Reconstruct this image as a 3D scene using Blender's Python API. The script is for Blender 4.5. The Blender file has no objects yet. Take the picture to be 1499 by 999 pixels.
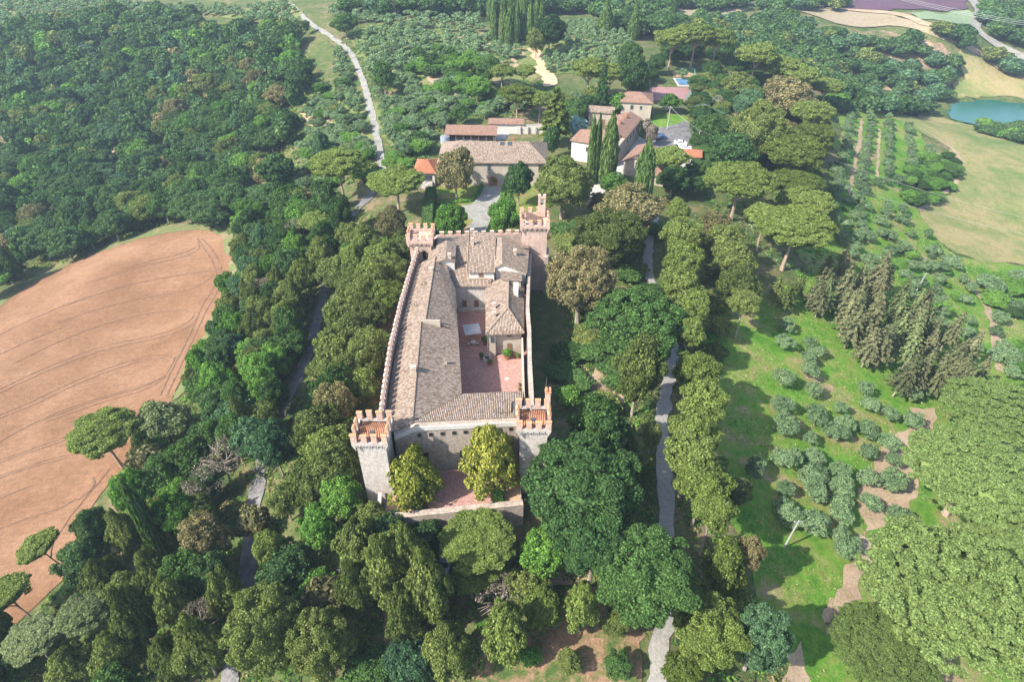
import bpy, bmesh, math, random
import numpy as np
from mathutils import Vector, Matrix
from mathutils.geometry import delaunay_2d_cdt
rnd = random.Random(7); nrs = np.random.RandomState(11)
S = bpy.context.scene; C = S.collection
R_ = math.radians

# ---------------- camera, sky, sun, exposure ----------------
F = 950.0; PITCH = R_(38.4); CAMH = 80.0; CX = 750.0; CY = 500.0
cd = bpy.data.cameras.new('camera'); cam = bpy.data.objects.new('camera', cd); C.objects.link(cam)
cam.location = (0, 0, CAMH); cam.rotation_euler = (R_(90) - PITCH, 0, 0)
cd.sensor_width = 36.0; cd.lens = F / 1499.0 * 36.0; cd.clip_start = 0.5; cd.clip_end = 12000
S.camera = cam
S.render.resolution_x = 1024; S.render.resolution_y = 683
SUNV = Vector((0.95, 0.55, -1.0)).normalized()          # direction the light travels
el = math.asin(-SUNV.z)
w = bpy.data.worlds.new('World'); S.world = w; w.use_nodes = True
nt = w.node_tree; bg = nt.nodes['Background']; sky = nt.nodes.new('ShaderNodeTexSky')
sky.sky_type = 'NISHITA'; sky.sun_disc = False; sky.sun_elevation = el
sky.sun_rotation = math.atan2(-SUNV.x, -SUNV.y)
sky.air_density = 1.0; sky.dust_density = 1.5
nt.links.new(sky.outputs[0], bg.inputs[0]); bg.inputs[1].default_value = 0.15
sl = bpy.data.lights.new('sun', 'SUN'); sl.energy = 4.6; sl.angle = R_(0.6); sl.color = (1.0, 0.94, 0.84)
so = bpy.data.objects.new('sun', sl); C.objects.link(so)
so.rotation_euler = SUNV.to_track_quat('-Z', 'Y').to_euler(); so.location = (-60, -40, 120)
S.view_settings.view_transform = 'Standard'; S.view_settings.look = 'None'
S.view_settings.gamma = 1.0; S.view_settings.exposure = 1.24
S.view_settings.use_curve_mapping = False
HAZE = 0.0002

# ---------------- pixel helpers: rays of the survey camera ----------------
cp, sp_ = math.cos(PITCH), math.sin(PITCH)
def ray(px, py):
    u = (px - CX) / F; v = -(py - CY) / F
    return np.array([u, cp + v * sp_, -sp_ + v * cp])
def at(px, py, z=0.0):
    d = ray(px, py); t = (z - CAMH) / d[2]
    return (float(d[0] * t), float(d[1] * t), float(z))
def proj(x, y, z):
    z = z - CAMH; dep = y * cp - z * sp_
    return CX + F * x / dep, CY - F * (y * sp_ + z * cp) / dep, dep

# ---------------- materials ----------------
def newmat(name):
    m = bpy.data.materials.new(name); m.use_nodes = True
    n = m.node_tree; n.nodes.clear()
    out = n.nodes.new('ShaderNodeOutputMaterial')
    return m, n, out
def N(n, t, **kw):
    o = n.nodes.new(t)
    for k, v in kw.items():
        if k.startswith('i_'): o.inputs[k[2:].replace('_', ' ')].default_value = v
        else: setattr(o, k, v)
    return o
def ramp(n, fac, stops, interp='LINEAR'):
    r = n.nodes.new('ShaderNodeValToRGB'); r.color_ramp.interpolation = interp
    e = r.color_ramp.elements
    while len(e) < len(stops): e.new(0.5)
    for k, (p, c) in enumerate(stops):
        e[k].position = p; e[k].color = (c[0], c[1], c[2], 1)
    n.links.new(fac, r.inputs[0]); return r.outputs[0]
def mixc(n, f, a, b, mode='MIX'):
    x = n.nodes.new('ShaderNodeMix'); x.data_type = 'RGBA'; x.blend_type = mode
    for sock, v in ((0, f), (6, a), (7, b)):
        if isinstance(v, (int, float)): x.inputs[sock].default_value = v
        elif isinstance(v, tuple): x.inputs[sock].default_value = (v[0], v[1], v[2], 1)
        else: n.links.new(v, x.inputs[sock])
    return x.outputs[2]
def mth(n, op, a, b=None, c=None):
    x = n.nodes.new('ShaderNodeMath'); x.operation = op
    for i, v in enumerate((a, b, c)):
        if v is None: continue
        if isinstance(v, (int, float)): x.inputs[i].default_value = v
        else: n.links.new(v, x.inputs[i])
    return x.outputs[0]
def noise(n, scale, detail=4, rough=.6, vec=None, dist=0.0):
    x = n.nodes.new('ShaderNodeTexNoise'); x.inputs['Scale'].default_value = scale
    x.inputs['Detail'].default_value = detail; x.inputs['Roughness'].default_value = rough
    x.inputs['Distortion'].default_value = dist
    if vec is not None: n.links.new(vec, x.inputs['Vector'])
    return x.outputs[0]
def geo_pos(n): return n.nodes.new('ShaderNodeNewGeometry').outputs['Position']
def finish(n, out, col, rough=.85, bump=None, bdist=.05, spec=.3, metal=0):
    p = n.nodes.new('ShaderNodeBsdfPrincipled')
    if isinstance(col, tuple): p.inputs['Base Color'].default_value = (*col, 1)
    else: n.links.new(col, p.inputs['Base Color'])
    p.inputs['Roughness'].default_value = rough; p.inputs['Specular IOR Level'].default_value = spec
    p.inputs['Metallic'].default_value = metal
    if bump is not None:
        b = n.nodes.new('ShaderNodeBump'); b.inputs['Distance'].default_value = bdist
        b.inputs['Strength'].default_value = 1.0
        n.links.new(bump, b.inputs['Height']); n.links.new(b.outputs[0], p.inputs['Normal'])
    n.links.new(p.outputs[0], out.inputs[0])
def mix_mat(name, cols, scale=1.0, scale2=8.0, rough=.9, bd=.05, spec=.2):
    """mottled surface: a big noise picks between colours, a fine one varies them"""
    m, n, out = newmat(name); P = geo_pos(n)
    a = noise(n, scale, 5, .65, P, .4); b = noise(n, scale2, 4, .7, P)
    k = len(cols)
    st = [(.3 + .4 * i / max(1, k - 1), c) for i, c in enumerate(cols)]
    col = ramp(n, a, st)
    v = ramp(n, b, [(.25, (.62, .62, .62)), (.75, (1.25, 1.25, 1.25))])
    col = mixc(n, 1.0, col, v, 'MULTIPLY')
    finish(n, out, col, rough, b, bd, spec); return m
def tile_mat(name, c1, c2, c3, c4, cw=.27, rh=.38):
    m, n, out = newmat(name)
    uv = n.nodes.new('ShaderNodeUVMap').outputs[0]
    s = n.nodes.new('ShaderNodeSeparateXYZ'); n.links.new(uv, s.inputs[0])
    u = mth(n, 'DIVIDE', s.outputs[0], cw); v = mth(n, 'DIVIDE', s.outputs[1], rh)
    cu = mth(n, 'FLOOR', u); cv = mth(n, 'FLOOR', mth(n, 'ADD', v, mth(n, 'MULTIPLY', cu, .37)))
    cb = n.nodes.new('ShaderNodeCombineXYZ'); n.links.new(cu, cb.inputs[0]); n.links.new(cv, cb.inputs[1])
    wn = n.nodes.new('ShaderNodeTexWhiteNoise'); wn.noise_dimensions = '2D'; n.links.new(cb.outputs[0], wn.inputs[0])
    P = geo_pos(n)
    col = ramp(n, wn.outputs[0], [(0, c1), (.35, c2), (.7, c3), (1, c4)])
    big = noise(n, .35, 5, .7, P, .5)
    col = mixc(n, mth(n, 'MULTIPLY', big, .55), col, c2)
    moss = noise(n, 1.4, 5, .75, P)
    mf = ramp(n, moss, [(.5, (0, 0, 0)), (.72, (.7, .7, .7))])
    col = mixc(n, mf, col, (c3[0] * .45, c3[1] * .5, c3[2] * .5))
    fr = mth(n, 'ABSOLUTE', mth(n, 'SUBTRACT', mth(n, 'FRACT', u), .5))   # 0 centre .. .5 edge
    g = ramp(n, fr, [(.22, (1.12, 1.12, 1.12)), (.42, (.42, .42, .42))])
    col = mixc(n, 1.0, col, g, 'MULTIPLY')
    h = mth(n, 'COSINE', mth(n, 'MULTIPLY', fr, 3.14159 * 2)); 
    h = mth(n, 'ADD', h, mth(n, 'MULTIPLY', wn.outputs[0], .5))
    finish(n, out, col, .9, h, .05, .15); return m
def brick_mat(name, a, b, mort, sc=1.0, stain=(.1, .09, .08), bw=.5, bh=.25):
    m, n, out = newmat(name); uv = n.nodes.new('ShaderNodeUVMap').outputs[0]; P = geo_pos(n)
    br = n.nodes.new('ShaderNodeTexBrick'); n.links.new(uv, br.inputs[0])
    br.inputs['Color1'].default_value = (*a, 1); br.inputs['Color2'].default_value = (*b, 1)
    br.inputs['Mortar'].default_value = (*mort, 1); br.inputs['Scale'].default_value = sc
    br.inputs['Brick Width'].default_value = bw; br.inputs['Row Height'].default_value = bh
    br.inputs['Mortar Size'].default_value = .02
    z = noise(n, .6, 6, .7, P, .6); f = ramp(n, z, [(.48, (0, 0, 0)), (.75, (.6, .6, .6))])
    col = mixc(n, f, br.outputs[0], stain)
    mp = n.nodes.new('ShaderNodeMapping'); n.links.new(P, mp.inputs[0]); mp.inputs['Scale'].default_value = (1, 1, .35)
    z3 = noise(n, 1.6, 5, .7, mp.outputs[0]); v3 = ramp(n, z3, [(.35, (.84, .82, .8)), (.6, (1.06, 1.06, 1.06))]); col = mixc(n, 1.0, col, v3, 'MULTIPLY')
    z2 = noise(n, 2.4, 6, .8, P); v = ramp(n, z2, [(.3, (.66, .65, .64)), (.7, (1.25, 1.25, 1.25))])
    col = mixc(n, 1.0, col, v, 'MULTIPLY')
    finish(n, out, col, .92, z2, .06, .15); return m
def plain(name, c, rough=.6, spec=.4, metal=0, var=.15):
    m, n, out = newmat(name); b = noise(n, 3.0, 4, .6, geo_pos(n))
    v = ramp(n, b, [(.3, (1 - var,) * 3), (.7, (1 + var,) * 3)])
    finish(n, out, mixc(n, 1.0, c, v, 'MULTIPLY'), rough, None, 0, spec, metal); return m
def leaf_mat(name, c, c2, hue=.5, tr=.28, big=.5):
    """leaf faces: colour varies from leaf to leaf, clump to clump and tree to tree"""
    m, n, out = newmat(name)
    g = n.nodes.new('ShaderNodeNewGeometry'); oi = n.nodes.new('ShaderNodeObjectInfo')
    isl = g.outputs['Random Per Island']
    P = g.outputs['Position']
    z = noise(n, big, 3, .6, P)
    f = mth(n, 'ADD', mth(n, 'MULTIPLY', z, .9), mth(n, 'MULTIPLY', oi.outputs['Random'], .5))
    f = mth(n, 'SUBTRACT', f, .22); f = mth(n, 'ADD', f, mth(n, 'MULTIPLY', mth(n, 'SUBTRACT', isl, .5), .5))
    col = ramp(n, f, [(.1, c), (.85, c2)])
    v = ramp(n, isl, [(0, (.55, .55, .55)), (1, (1.4, 1.4, 1.4))])
    col = mixc(n, 1.0, col, v, 'MULTIPLY')
    br = ramp(n, oi.outputs['Random'], [(0, (.8, .8, .8)), (.5, (1.12, 1.12, 1.12)), (1, (.92, .92, .92))])
    col = mixc(n, 1.0, col, br, 'MULTIPLY')
    d = n.nodes.new('ShaderNodeBsdfDiffuse'); t = n.nodes.new('ShaderNodeBsdfTranslucent'); mx = n.nodes.new('ShaderNodeMixShader')
    n.links.new(col, d.inputs[0]); n.links.new(mixc(n, 1.0, col, (1.2, 1.35, .7), 'MULTIPLY'), t.inputs[0])
    mx.inputs[0].default_value = tr
    n.links.new(d.outputs[0], mx.inputs[1]); n.links.new(t.outputs[0], mx.inputs[2]); n.links.new(mx.outputs[0], out.inputs[0])
    return m

# ---------------- mesh builder ----------------
class MB:
    def __init__(s, off=(0, 0, 0)): s.v = []; s.f = []; s.off = off
    def face(s, pts):
        b = len(s.v); s.v += [tuple(p) for p in pts]; s.f.append(tuple(range(b, b + len(pts)))); return s
    def box(s, x0, x1, y0, y1, z0, z1, rot=0, c=None):
        P = [(x0, y0, z0), (x1, y0, z0), (x1, y1, z0), (x0, y1, z0), (x0, y0, z1), (x1, y0, z1), (x1, y1, z1), (x0, y1, z1)]
        if rot:
            cx, cy = c if c else ((x0 + x1) / 2, (y0 + y1) / 2); ca, sa = math.cos(rot), math.sin(rot)
            P = [(cx + (x - cx) * ca - (y - cy) * sa, cy + (x - cx) * sa + (y - cy) * ca, z) for x, y, z in P]
        for q in ((0, 3, 2, 1), (4, 5, 6, 7), (0, 1, 5, 4), (1, 2, 6, 5), (2, 3, 7, 6), (3, 0, 4, 7)): s.face([P[i] for i in q])
        return s
    def prism(s, poly, z0, z1):
        a = sum(poly[i][0] * poly[(i + 1) % len(poly)][1] - poly[(i + 1) % len(poly)][0] * poly[i][1] for i in range(len(poly)))
        if a < 0: poly = poly[::-1]
        n = len(poly); zz0 = z0 if isinstance(z0, (list, tuple)) else [z0] * n; zz1 = z1 if isinstance(z1, (list, tuple)) else [z1] * n
        s.face([(p[0], p[1], zz0[i]) for i, p in reversed(list(enumerate(poly)))])
        s.face([(p[0], p[1], zz1[i]) for i, p in enumerate(poly)])
        for i in range(n):
            j = (i + 1) % n
            s.face([(*poly[i][:2], zz0[i]), (*poly[j][:2], zz0[j]), (*poly[j][:2], zz1[j]), (*poly[i][:2], zz1[i])])
        return s
    def slab(s, pts, t=.22):
        """a roof plane: top polygon (ccw from above) thickened downwards"""
        lo = [(p[0], p[1], p[2] - t) for p in pts]; n = len(pts)
        s.face(pts); s.face(lo[::-1])
        for i in range(n):
            j = (i + 1) % n; s.face([lo[i], lo[j], pts[j], pts[i]])
        return s
    def bar(s, a, b, wd, hg):
        """wall segment from a to b (xy) centred, z from a[2] up by hg"""
        a = Vector(a); b = Vector(b); d = (b - a); d.z = 0; nn = Vector((-d.y, d.x, 0)).normalized() * wd / 2
        lo = [a + nn, a - nn, b - nn, b + nn]
        hi = [p + Vector((0, 0, hg)) for p in lo]
        for q in ([lo[0], lo[3], lo[2], lo[1]], [hi[0], hi[1], hi[2], hi[3]], [lo[0], lo[1], hi[1], hi[0]], [lo[1], lo[2], hi[2], hi[1]], [lo[2], lo[3], hi[3], hi[2]], [lo[3], lo[0], hi[0], hi[3]]): s.face(q)
        return s
    def tube(s, pts, rad, k=6):
        rings = []
        pts = [Vector(p) for p in pts]
        for i, p in enumerate(pts):
            d = (pts[min(i + 1, len(pts) - 1)] - pts[max(i - 1, 0)]).normalized()
            u = d.orthogonal().normalized(); v = d.cross(u); r = rad[i] if isinstance(rad, (list, tuple)) else rad
            b = len(s.v); s.v += [tuple(p + (u * math.cos(6.28318 * j / k) + v * math.sin(6.28318 * j / k)) * r) for j in range(k)]
            rings.append(b)
        for i in range(len(rings) - 1):
            # keep twist low by nearest matching
            a, b = rings[i], rings[i + 1]
            best = min(range(k), key=lambda o: (Vector(s.v[a]) - Vector(s.v[b + o])).length)
            for j in range(k): s.f.append((a + j, a + (j + 1) % k, b + (j + 1 + best) % k, b + (j + best) % k))
        s.f.append(tuple(rings[0] + j for j in range(k))[::-1]); s.f.append(tuple(rings[-1] + j for j in range(k)))
        return s
    def cyl(s, x, y, z0, z1, r0, r1=None, k=12):
        return s.tube([(x, y, z0), (x, y, z1)], [r0, r0 if r1 is None else r1], k)
    def build(s, name, mat, parent=None, smooth=False, bevel=0):
        me = bpy.data.meshes.new(name)
        ox, oy, oz = s.off
        me.from_pydata([(x - ox, y - oy, z - oz) for x, y, z in s.v], [], s.f); me.update()
        uv = me.uv_layers.new(name='UVMap')
        for p in me.polygons:
            nn = p.normal; u = Vector((0, 0, 1)).cross(nn)
            u = u.normalized() if u.length > .02 else Vector((1, 0, 0)); v = nn.cross(u)
            for li in p.loop_indices:
                co = me.vertices[me.loops[li].vertex_index].co; uv.data[li].uv = (co.dot(u), co.dot(v))
            p.use_smooth = smooth
        for mm in (mat if isinstance(mat, list) else [mat]): me.materials.append(mm)
        o = bpy.data.objects.new(name, me); C.objects.link(o)
        if parent: o.parent = parent
        return o
def tag(o, label=None, cat=None, group=None, kind=None):
    if label: o['label'] = label
    if cat: o['category'] = cat
    if group: o['group'] = group
    if kind: o['kind'] = kind
    return o
def thing(name, label, cat, loc=(0, 0, 0), rz=0, group=None):
    o = bpy.data.objects.new(name, None); C.objects.link(o); o.empty_display_size = .3
    o.location = loc; o.rotation_euler = (0, 0, rz); return tag(o, label, cat, group)
def struct(o): o['kind'] = 'structure'; return o

# ---------------- terrain ----------------
ctl = [(-22,62,-.5),(5,64,-.5),(-20,125,0),(7,127,0),(-9,95,0),(-9,54,-4),(-20,52,-5),(3,54,-3.8),(0,45,-5.5),(0,35,-7),(12,90,-.5),(-27,90,-3),(12,66,-2)]
px_ctl = [(365,860,-10),(375,720,-9.5),(455,500,-8),(460,430,-7),(480,300,-5),(300,900,-12),(200,950,-14),(0,999,-18),
(340,375,-19),(330,450,-19),(270,540,-18.5),(180,640,-18),(100,800,-17.5),(40,880,-17.5),(0,640,-23),(0,500,-26),(150,400,-23),(250,345,-21),(-200,600,-27),(-200,900,-22),
(100,380,-32),(0,420,-34),(0,300,-38),(200,260,-34),(350,280,-23),(420,300,-13),(200,150,-28),(350,130,-17),(0,150,-29),(100,60,-14),(0,60,-16),(250,30,-8),(300,5,-6),(0,5,-12),
(555,230,-1),(545,150,0),(520,90,1),(480,50,2),(440,25,2),(500,150,-3),(450,160,-6),(450,230,-8),
(620,150,.5),(700,100,2),(640,50,2),(700,10,0),(780,80,1),(850,60,2),(860,8,-8),(800,20,-4),(900,100,0),(950,30,-6),(750,200,0),(700,240,0),(850,200,0),(935,180,0),(985,200,0),(985,150,-.3),(1000,118,-.5),(950,260,-.5),(680,190,0),(660,180,0),
(975,740,-3.5),(970,600,-2.5),(955,420,-1.5),(960,300,-1),(980,960,-5),
(1050,450,-4),(1060,600,-5),(1080,800,-7),(1100,960,-9),(1150,600,-9),(1150,800,-10),(1250,850,-13),(1300,650,-15),(1200,450,-10),(1200,300,-12),(1150,230,-8),(1100,180,-5),(1060,160,-3),(1060,100,-4),(1120,120,-10),
(1499,999,-20),(1499,700,-22),(1400,560,-21),(1499,500,-26),(1300,420,-18),(1400,400,-26),(1300,200,-25),(1400,300,-30),(1499,300,-34),(1499,380,-32),(1310,165,-30),(1440,200,-38),(1499,215,-39),(1400,165,-42.4),(1450,165,-42.4),(1499,170,-42.4),(1450,146,-42),(1600,175,-42.4),
(1380,150,-41),(1250,150,-36),(1180,120,-25),(1120,60,-18),(1200,50,-16),(1300,100,-30),(1300,40,-17),(1400,60,-20),(1400,100,-33),(1470,100,-36),(1499,60,-25),(1499,120,-38),(1050,20,-12),(1150,5,-15),(1350,5,-16),(1499,5,-20)]
ctl += [at(*p) for p in px_ctl]
ctl += [(-900,100,-30),(-900,900,-20),(0,900,-10),(900,900,-25),(900,100,-45),(-500,0,-30),(500,0,-45),(0,-150,-12),(-300,-150,-25),(300,-150,-30),(450,300,-44)]
CT = np.array(ctl, float)
def tps_fit(X, z, lam=.3):
    n = len(X); d = np.linalg.norm(X[:, None] - X[None], axis=2) / 100
    K = np.where(d > 0, d * d * np.log(d + 1e-12), 0) + lam * .01 * np.eye(n)
    Pm = np.hstack([np.ones((n, 1)), X / 100]); A = np.zeros((n + 3, n + 3)); A[:n, :n] = K; A[:n, n:] = Pm; A[n:, :n] = Pm.T
    return np.linalg.solve(A, np.concatenate([z, np.zeros(3)]))
W_ = tps_fit(CT[:, :2], CT[:, 2])
def tps(x, y):
    x = np.asarray(x, float); y = np.asarray(y, float)
    d = np.sqrt((x[..., None] - CT[:, 0]) ** 2 + (y[..., None] - CT[:, 1]) ** 2) / 100
    n = len(CT); return (np.where(d > 0, d * d * np.log(d + 1e-12), 0) @ W_[:n]) + W_[n] + W_[n + 1] * x / 100 + W_[n + 2] * y / 100
def axis(a, b, s, lo, hi, g=1.12):
    xs = list(np.arange(a, b + .01, s)); st = s; x = xs[-1]
    while x < hi: st = min(st * g, 120); x += st; xs.append(x)
    st = s; x = xs[0]; pre = []
    while x > lo: st = min(st * g, 120); x -= st; pre.append(x)
    return np.array(pre[::-1] + xs)
GX = axis(-130, 250, 2, -3200, 3200); GY = axis(24, 300, 2, -700, 4200)
gx, gy = np.meshgrid(GX, GY)
GZ = np.zeros_like(gx)
for r in range(gx.shape[0]): GZ[r] = tps(np.clip(gx[r], -900, 900), np.clip(gy[r], -150, 900))
GZ = np.clip(GZ, -46, 6)
def pip(poly, x, y):
    x = np.asarray(x); y = np.asarray(y); ins = np.zeros(x.shape, bool); n = len(poly)
    for i in range(n):
        x0, y0 = poly[i][:2]; x1, y1 = poly[(i + 1) % n][:2]
        c = ((y0 > y) != (y1 > y)); xi = (x1 - x0) * (y - y0) / ((y1 - y0) if y1 != y0 else 1e-9) + x0
        ins ^= c & (x < xi)
    return ins
LAKEZ = -41.4
lake_px = [(1386,163),(1392,154),(1410,149),(1450,146),(1499,152),(1600,162),(1700,190),(1640,212),(1560,200),(1499,187),(1450,184),(1415,180),(1392,174)]
lake_w = [at(*p, LAKEZ)[:2] for p in lake_px]
PONDZ = -8.0
pond_px = [(838,4),(850,1),(868,0),(882,4),(886,10),(872,13),(852,12),(840,9)]
pond_w = [at(*p, PONDZ)[:2] for p in pond_px]
for poly, zz in ((lake_w, LAKEZ), (pond_w, PONDZ)):
    m = pip(poly, gx, gy); GZ[m] = np.minimum(GZ[m], zz - 1.2)
    cx_ = np.mean([p[0] for p in poly]); cy_ = np.mean([p[1] for p in poly])
    big = [(cx_ + (p[0] - cx_) * 1.12, cy_ + (p[1] - cy_) * 1.25) for p in poly]
    m2 = pip(big, gx, gy) & ~m; GZ[m2] = np.clip(GZ[m2], zz + .25, zz + 1.5)
def hgt(x, y):
    x = np.asarray(x, float); y = np.asarray(y, float)
    i = np.clip(np.searchsorted(GX, x) - 1, 0, len(GX) - 2); j = np.clip(np.searchsorted(GY, y) - 1, 0, len(GY) - 2)
    u = np.clip((x - GX[i]) / (GX[i + 1] - GX[i]), 0, 1); v = np.clip((y - GY[j]) / (GY[j + 1] - GY[j]), 0, 1)
    a, b, c, d = GZ[j, i], GZ[j, i + 1], GZ[j + 1, i + 1], GZ[j + 1, i]      # triangles a-b-c and a-c-d
    return np.where(u >= v, a + (b - a) * u + (c - b) * v, a + (c - d) * u + (d - a) * v)
def gnd(px, py, hc=0.0):
    """world point hc above the ground on the survey ray"""
    d = ray(px, py); d = d / np.linalg.norm(d); t = np.arange(25, 2500, .5)
    f = CAMH + d[2] * t - hgt(d[0] * t, d[1] * t) - hc
    k = int(np.argmax(f < 0)) if (f < 0).any() else len(t) - 1
    x, y = float(d[0] * t[k]), float(d[1] * t[k]); return x, y, float(hgt(x, y))
# ---------------- ground materials ----------------
def ground_material():
    m, n, out = newmat('forest_floor'); P = geo_pos(n)
    a = noise(n, .035, 6, .65, P, .8); b = noise(n, .35, 6, .7, P, .4); c = noise(n, 2.5, 4, .75, P)
    col = ramp(n, mth(n, 'ADD', mth(n, 'MULTIPLY', a, .55), mth(n, 'MULTIPLY', b, .5)),
               [(.36, (.035, .06, .018)), (.47, (.07, .11, .03)), (.55, (.12, .13, .05)), (.64, (.24, .17, .11))])
    v = ramp(n, c, [(.25, (.6, .6, .6)), (.75, (1.3, 1.3, 1.3))])
    finish(n, out, mixc(n, 1.0, col, v, 'MULTIPLY'), .95, c, .3, .1); return m
def grass_material(name, g1, g2, dry, soil, s=.06, soilpos=.62, gs=(.40, .5, .57)):
    m, n, out = newmat(name); P = geo_pos(n)
    a = noise(n, s, 6, .62, P, .7); b = noise(n, s * 8, 5, .7, P, .3); c = noise(n, 3.5, 5, .8, P)
    f = mth(n, 'ADD', mth(n, 'MULTIPLY', a, .65), mth(n, 'MULTIPLY', b, .37))
    col = ramp(n, f, [(gs[0], g1), (gs[1], g2), (gs[2], dry), (soilpos, soil)])
    c3 = noise(n, .85, 5, .75, P, .3); col = mixc(n, 1.0, col, ramp(n, c3, [(.32, (.72, .76, .7)), (.66, (1.15, 1.12, 1.1))]), 'MULTIPLY')
    v = ramp(n, c, [(.25, (.55, .55, .55)), (.75, (1.38, 1.38, 1.38))])
    finish(n, out, mixc(n, 1.0, col, v, 'MULTIPLY'), .95, c, .15, .1); return m
M = {}
M['floor'] = ground_material()
M['orchard'] = grass_material('orchard_grass', (.06, .155, .018), (.105, .225, .028), (.18, .22, .055), (.3, .22, .14), .05, .615, (.40, .485, .55))
M['meadow'] = grass_material('meadow', (.10, .175, .045), (.20, .21, .08), (.29, .245, .115), (.33, .25, .16), .022, .68, (.38, .49, .56))
M['lawn'] = grass_material('lawn', (.08, .15, .02), (.14, .19, .04), (.25, .2, .09), (.3, .18, .1), .2, .66)
def wheat():
    m, n, out = newmat('ripe_wheat'); P = geo_pos(n)
    mp = n.nodes.new('ShaderNodeMapping'); n.links.new(P, mp.inputs[0]); mp.inputs['Rotation'].default_value = (0, 0, R_(-32)); mp.inputs['Scale'].default_value = (.06, 1.0, 1)
    st = noise(n, 1.6, 4, .6, mp.outputs[0]); a = noise(n, .05, 5, .6, P, .4); c = noise(n, 4, 5, .8, P)
    col = ramp(n, a, [(.35, (.205, .113, .063)), (.5, (.25, .142, .083)), (.65, (.30, .178, .108))])
    v = ramp(n, st, [(.3, (.9, .9, .9)), (.7, (1.08, 1.08, 1.08))]); col = mixc(n, 1.0, col, v, 'MULTIPLY')
    v = ramp(n, c, [(.3, (.68, .66, .64)), (.7, (1.24, 1.24, 1.24))]); c2 = noise(n, .9, 6, .75, P); v2 = ramp(n, c2, [(.32, (.82, .8, .78)), (.65, (1.1, 1.1, 1.1))]); col = mixc(n, 1.0, col, v2, 'MULTIPLY')
    finish(n, out, mixc(n, 1.0, col, v, 'MULTIPLY'), .95, c, .2, .05); return m
M['wheat'] = wheat()
M['track'] = mix_mat('wheel_track', [(.12, .068, .043), (.17, .10, .065), (.24, .145, .095)], .5, 3)
M['soil'] = mix_mat('bare_soil', [(.24, .17, .11), (.34, .25, .165), (.41, .315, .215)], .15, 2.5)
M['gravel'] = mix_mat('pale_gravel', [(.17, .165, .15), (.25, .24, .215), (.30, .285, .26)], .45, 3)
M['asphalt'] = mix_mat('old_asphalt', [(0.128, 0.128, 0.136), (0.176, 0.176, 0.18), (0.24, 0.224, 0.208)], .25, 6)
M['asphalt'] = mix_mat('old_asphalt', [(.10, .095, .09), (.155, .15, .15), (.21, .2, .19)], .55, 2.2)
M['lane'] = mix_mat('gravel_lane', [(.20, .19, .175), (.29, .275, .25), (.25, .24, .2)], .5, 2.5)
M['paving'] = brick_mat('terracotta_paving', (.36, .19, .165), (.41, .24, .205), (.32, .2, .17), 1.0, (.28, .17, .15), .3, .15)
M['plough'] = mix_mat('dark_ploughed_soil', [(0.0675, 0.036, 0.054), (0.108, 0.054, 0.0765), (0.09, 0.0495, 0.0675)], .05, .6)
M['stubble'] = mix_mat('stubble', [(0.247, 0.208, 0.13), (0.293, 0.234, 0.156), (0.208, 0.195, 0.104)], .03, .8)
M['palegreen'] = mix_mat('pale_green_crop', [(0.168, 0.231, 0.126), (0.21, 0.266, 0.154)], .03, .8)
# ---------------- terrain mesh ----------------
def grid_mesh():
    ny, nx = gx.shape; me = bpy.data.meshes.new('ground')
    V = np.stack([gx, gy, GZ], -1).reshape(-1, 3)
    j, i = np.meshgrid(np.arange(ny - 1), np.arange(nx - 1), indexing='ij'); a = (j * nx + i).ravel()
    T = np.concatenate([np.stack([a, a + 1, a + nx + 1], 1), np.stack([a, a + nx + 1, a + nx], 1)])
    me.vertices.add(len(V)); me.vertices.foreach_set('co', V.ravel())
    me.loops.add(T.size); me.loops.foreach_set('vertex_index', T.ravel().astype(np.int32))
    me.polygons.add(len(T)); me.polygons.foreach_set('loop_start', np.arange(0, T.size, 3, dtype=np.int32))
    me.polygons.foreach_set('use_smooth', np.ones(len(T), bool))
    me.update(calc_edges=True); me.materials.append(M['floor'])
    o = bpy.data.objects.new('ground', me); C.objects.link(o); return struct(o)
grid_mesh()
def roughen(poly, step, amp, seed):
    r = random.Random(seed); out = []
    if amp > 0:      # fractal midpoint displacement before the fine jitter
        poly = [tuple(p[:2]) for p in poly]
        for _ in range(3):
            q = []
            for i in range(len(poly)):
                a, b = poly[i], poly[(i + 1) % len(poly)]; dx, dy = b[0] - a[0], b[1] - a[1]; L = math.hypot(dx, dy); q.append(a)
                if L > step * 1.6: k = r.uniform(-.14, .14) * min(1, amp * 2.5); q.append(((a[0] + b[0]) / 2 - dy * k, (a[1] + b[1]) / 2 + dx * k))
            poly = q
    for i in range(len(poly)):
        a = Vector(poly[i][:2]); b = Vector(poly[(i + 1) % len(poly)][:2]); k = max(1, int((b - a).length / step))
        for j in range(k):
            p = a.lerp(b, j / k); out.append((p.x + r.uniform(-amp, amp), p.y + r.uniform(-amp, amp)))
    return out
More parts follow.
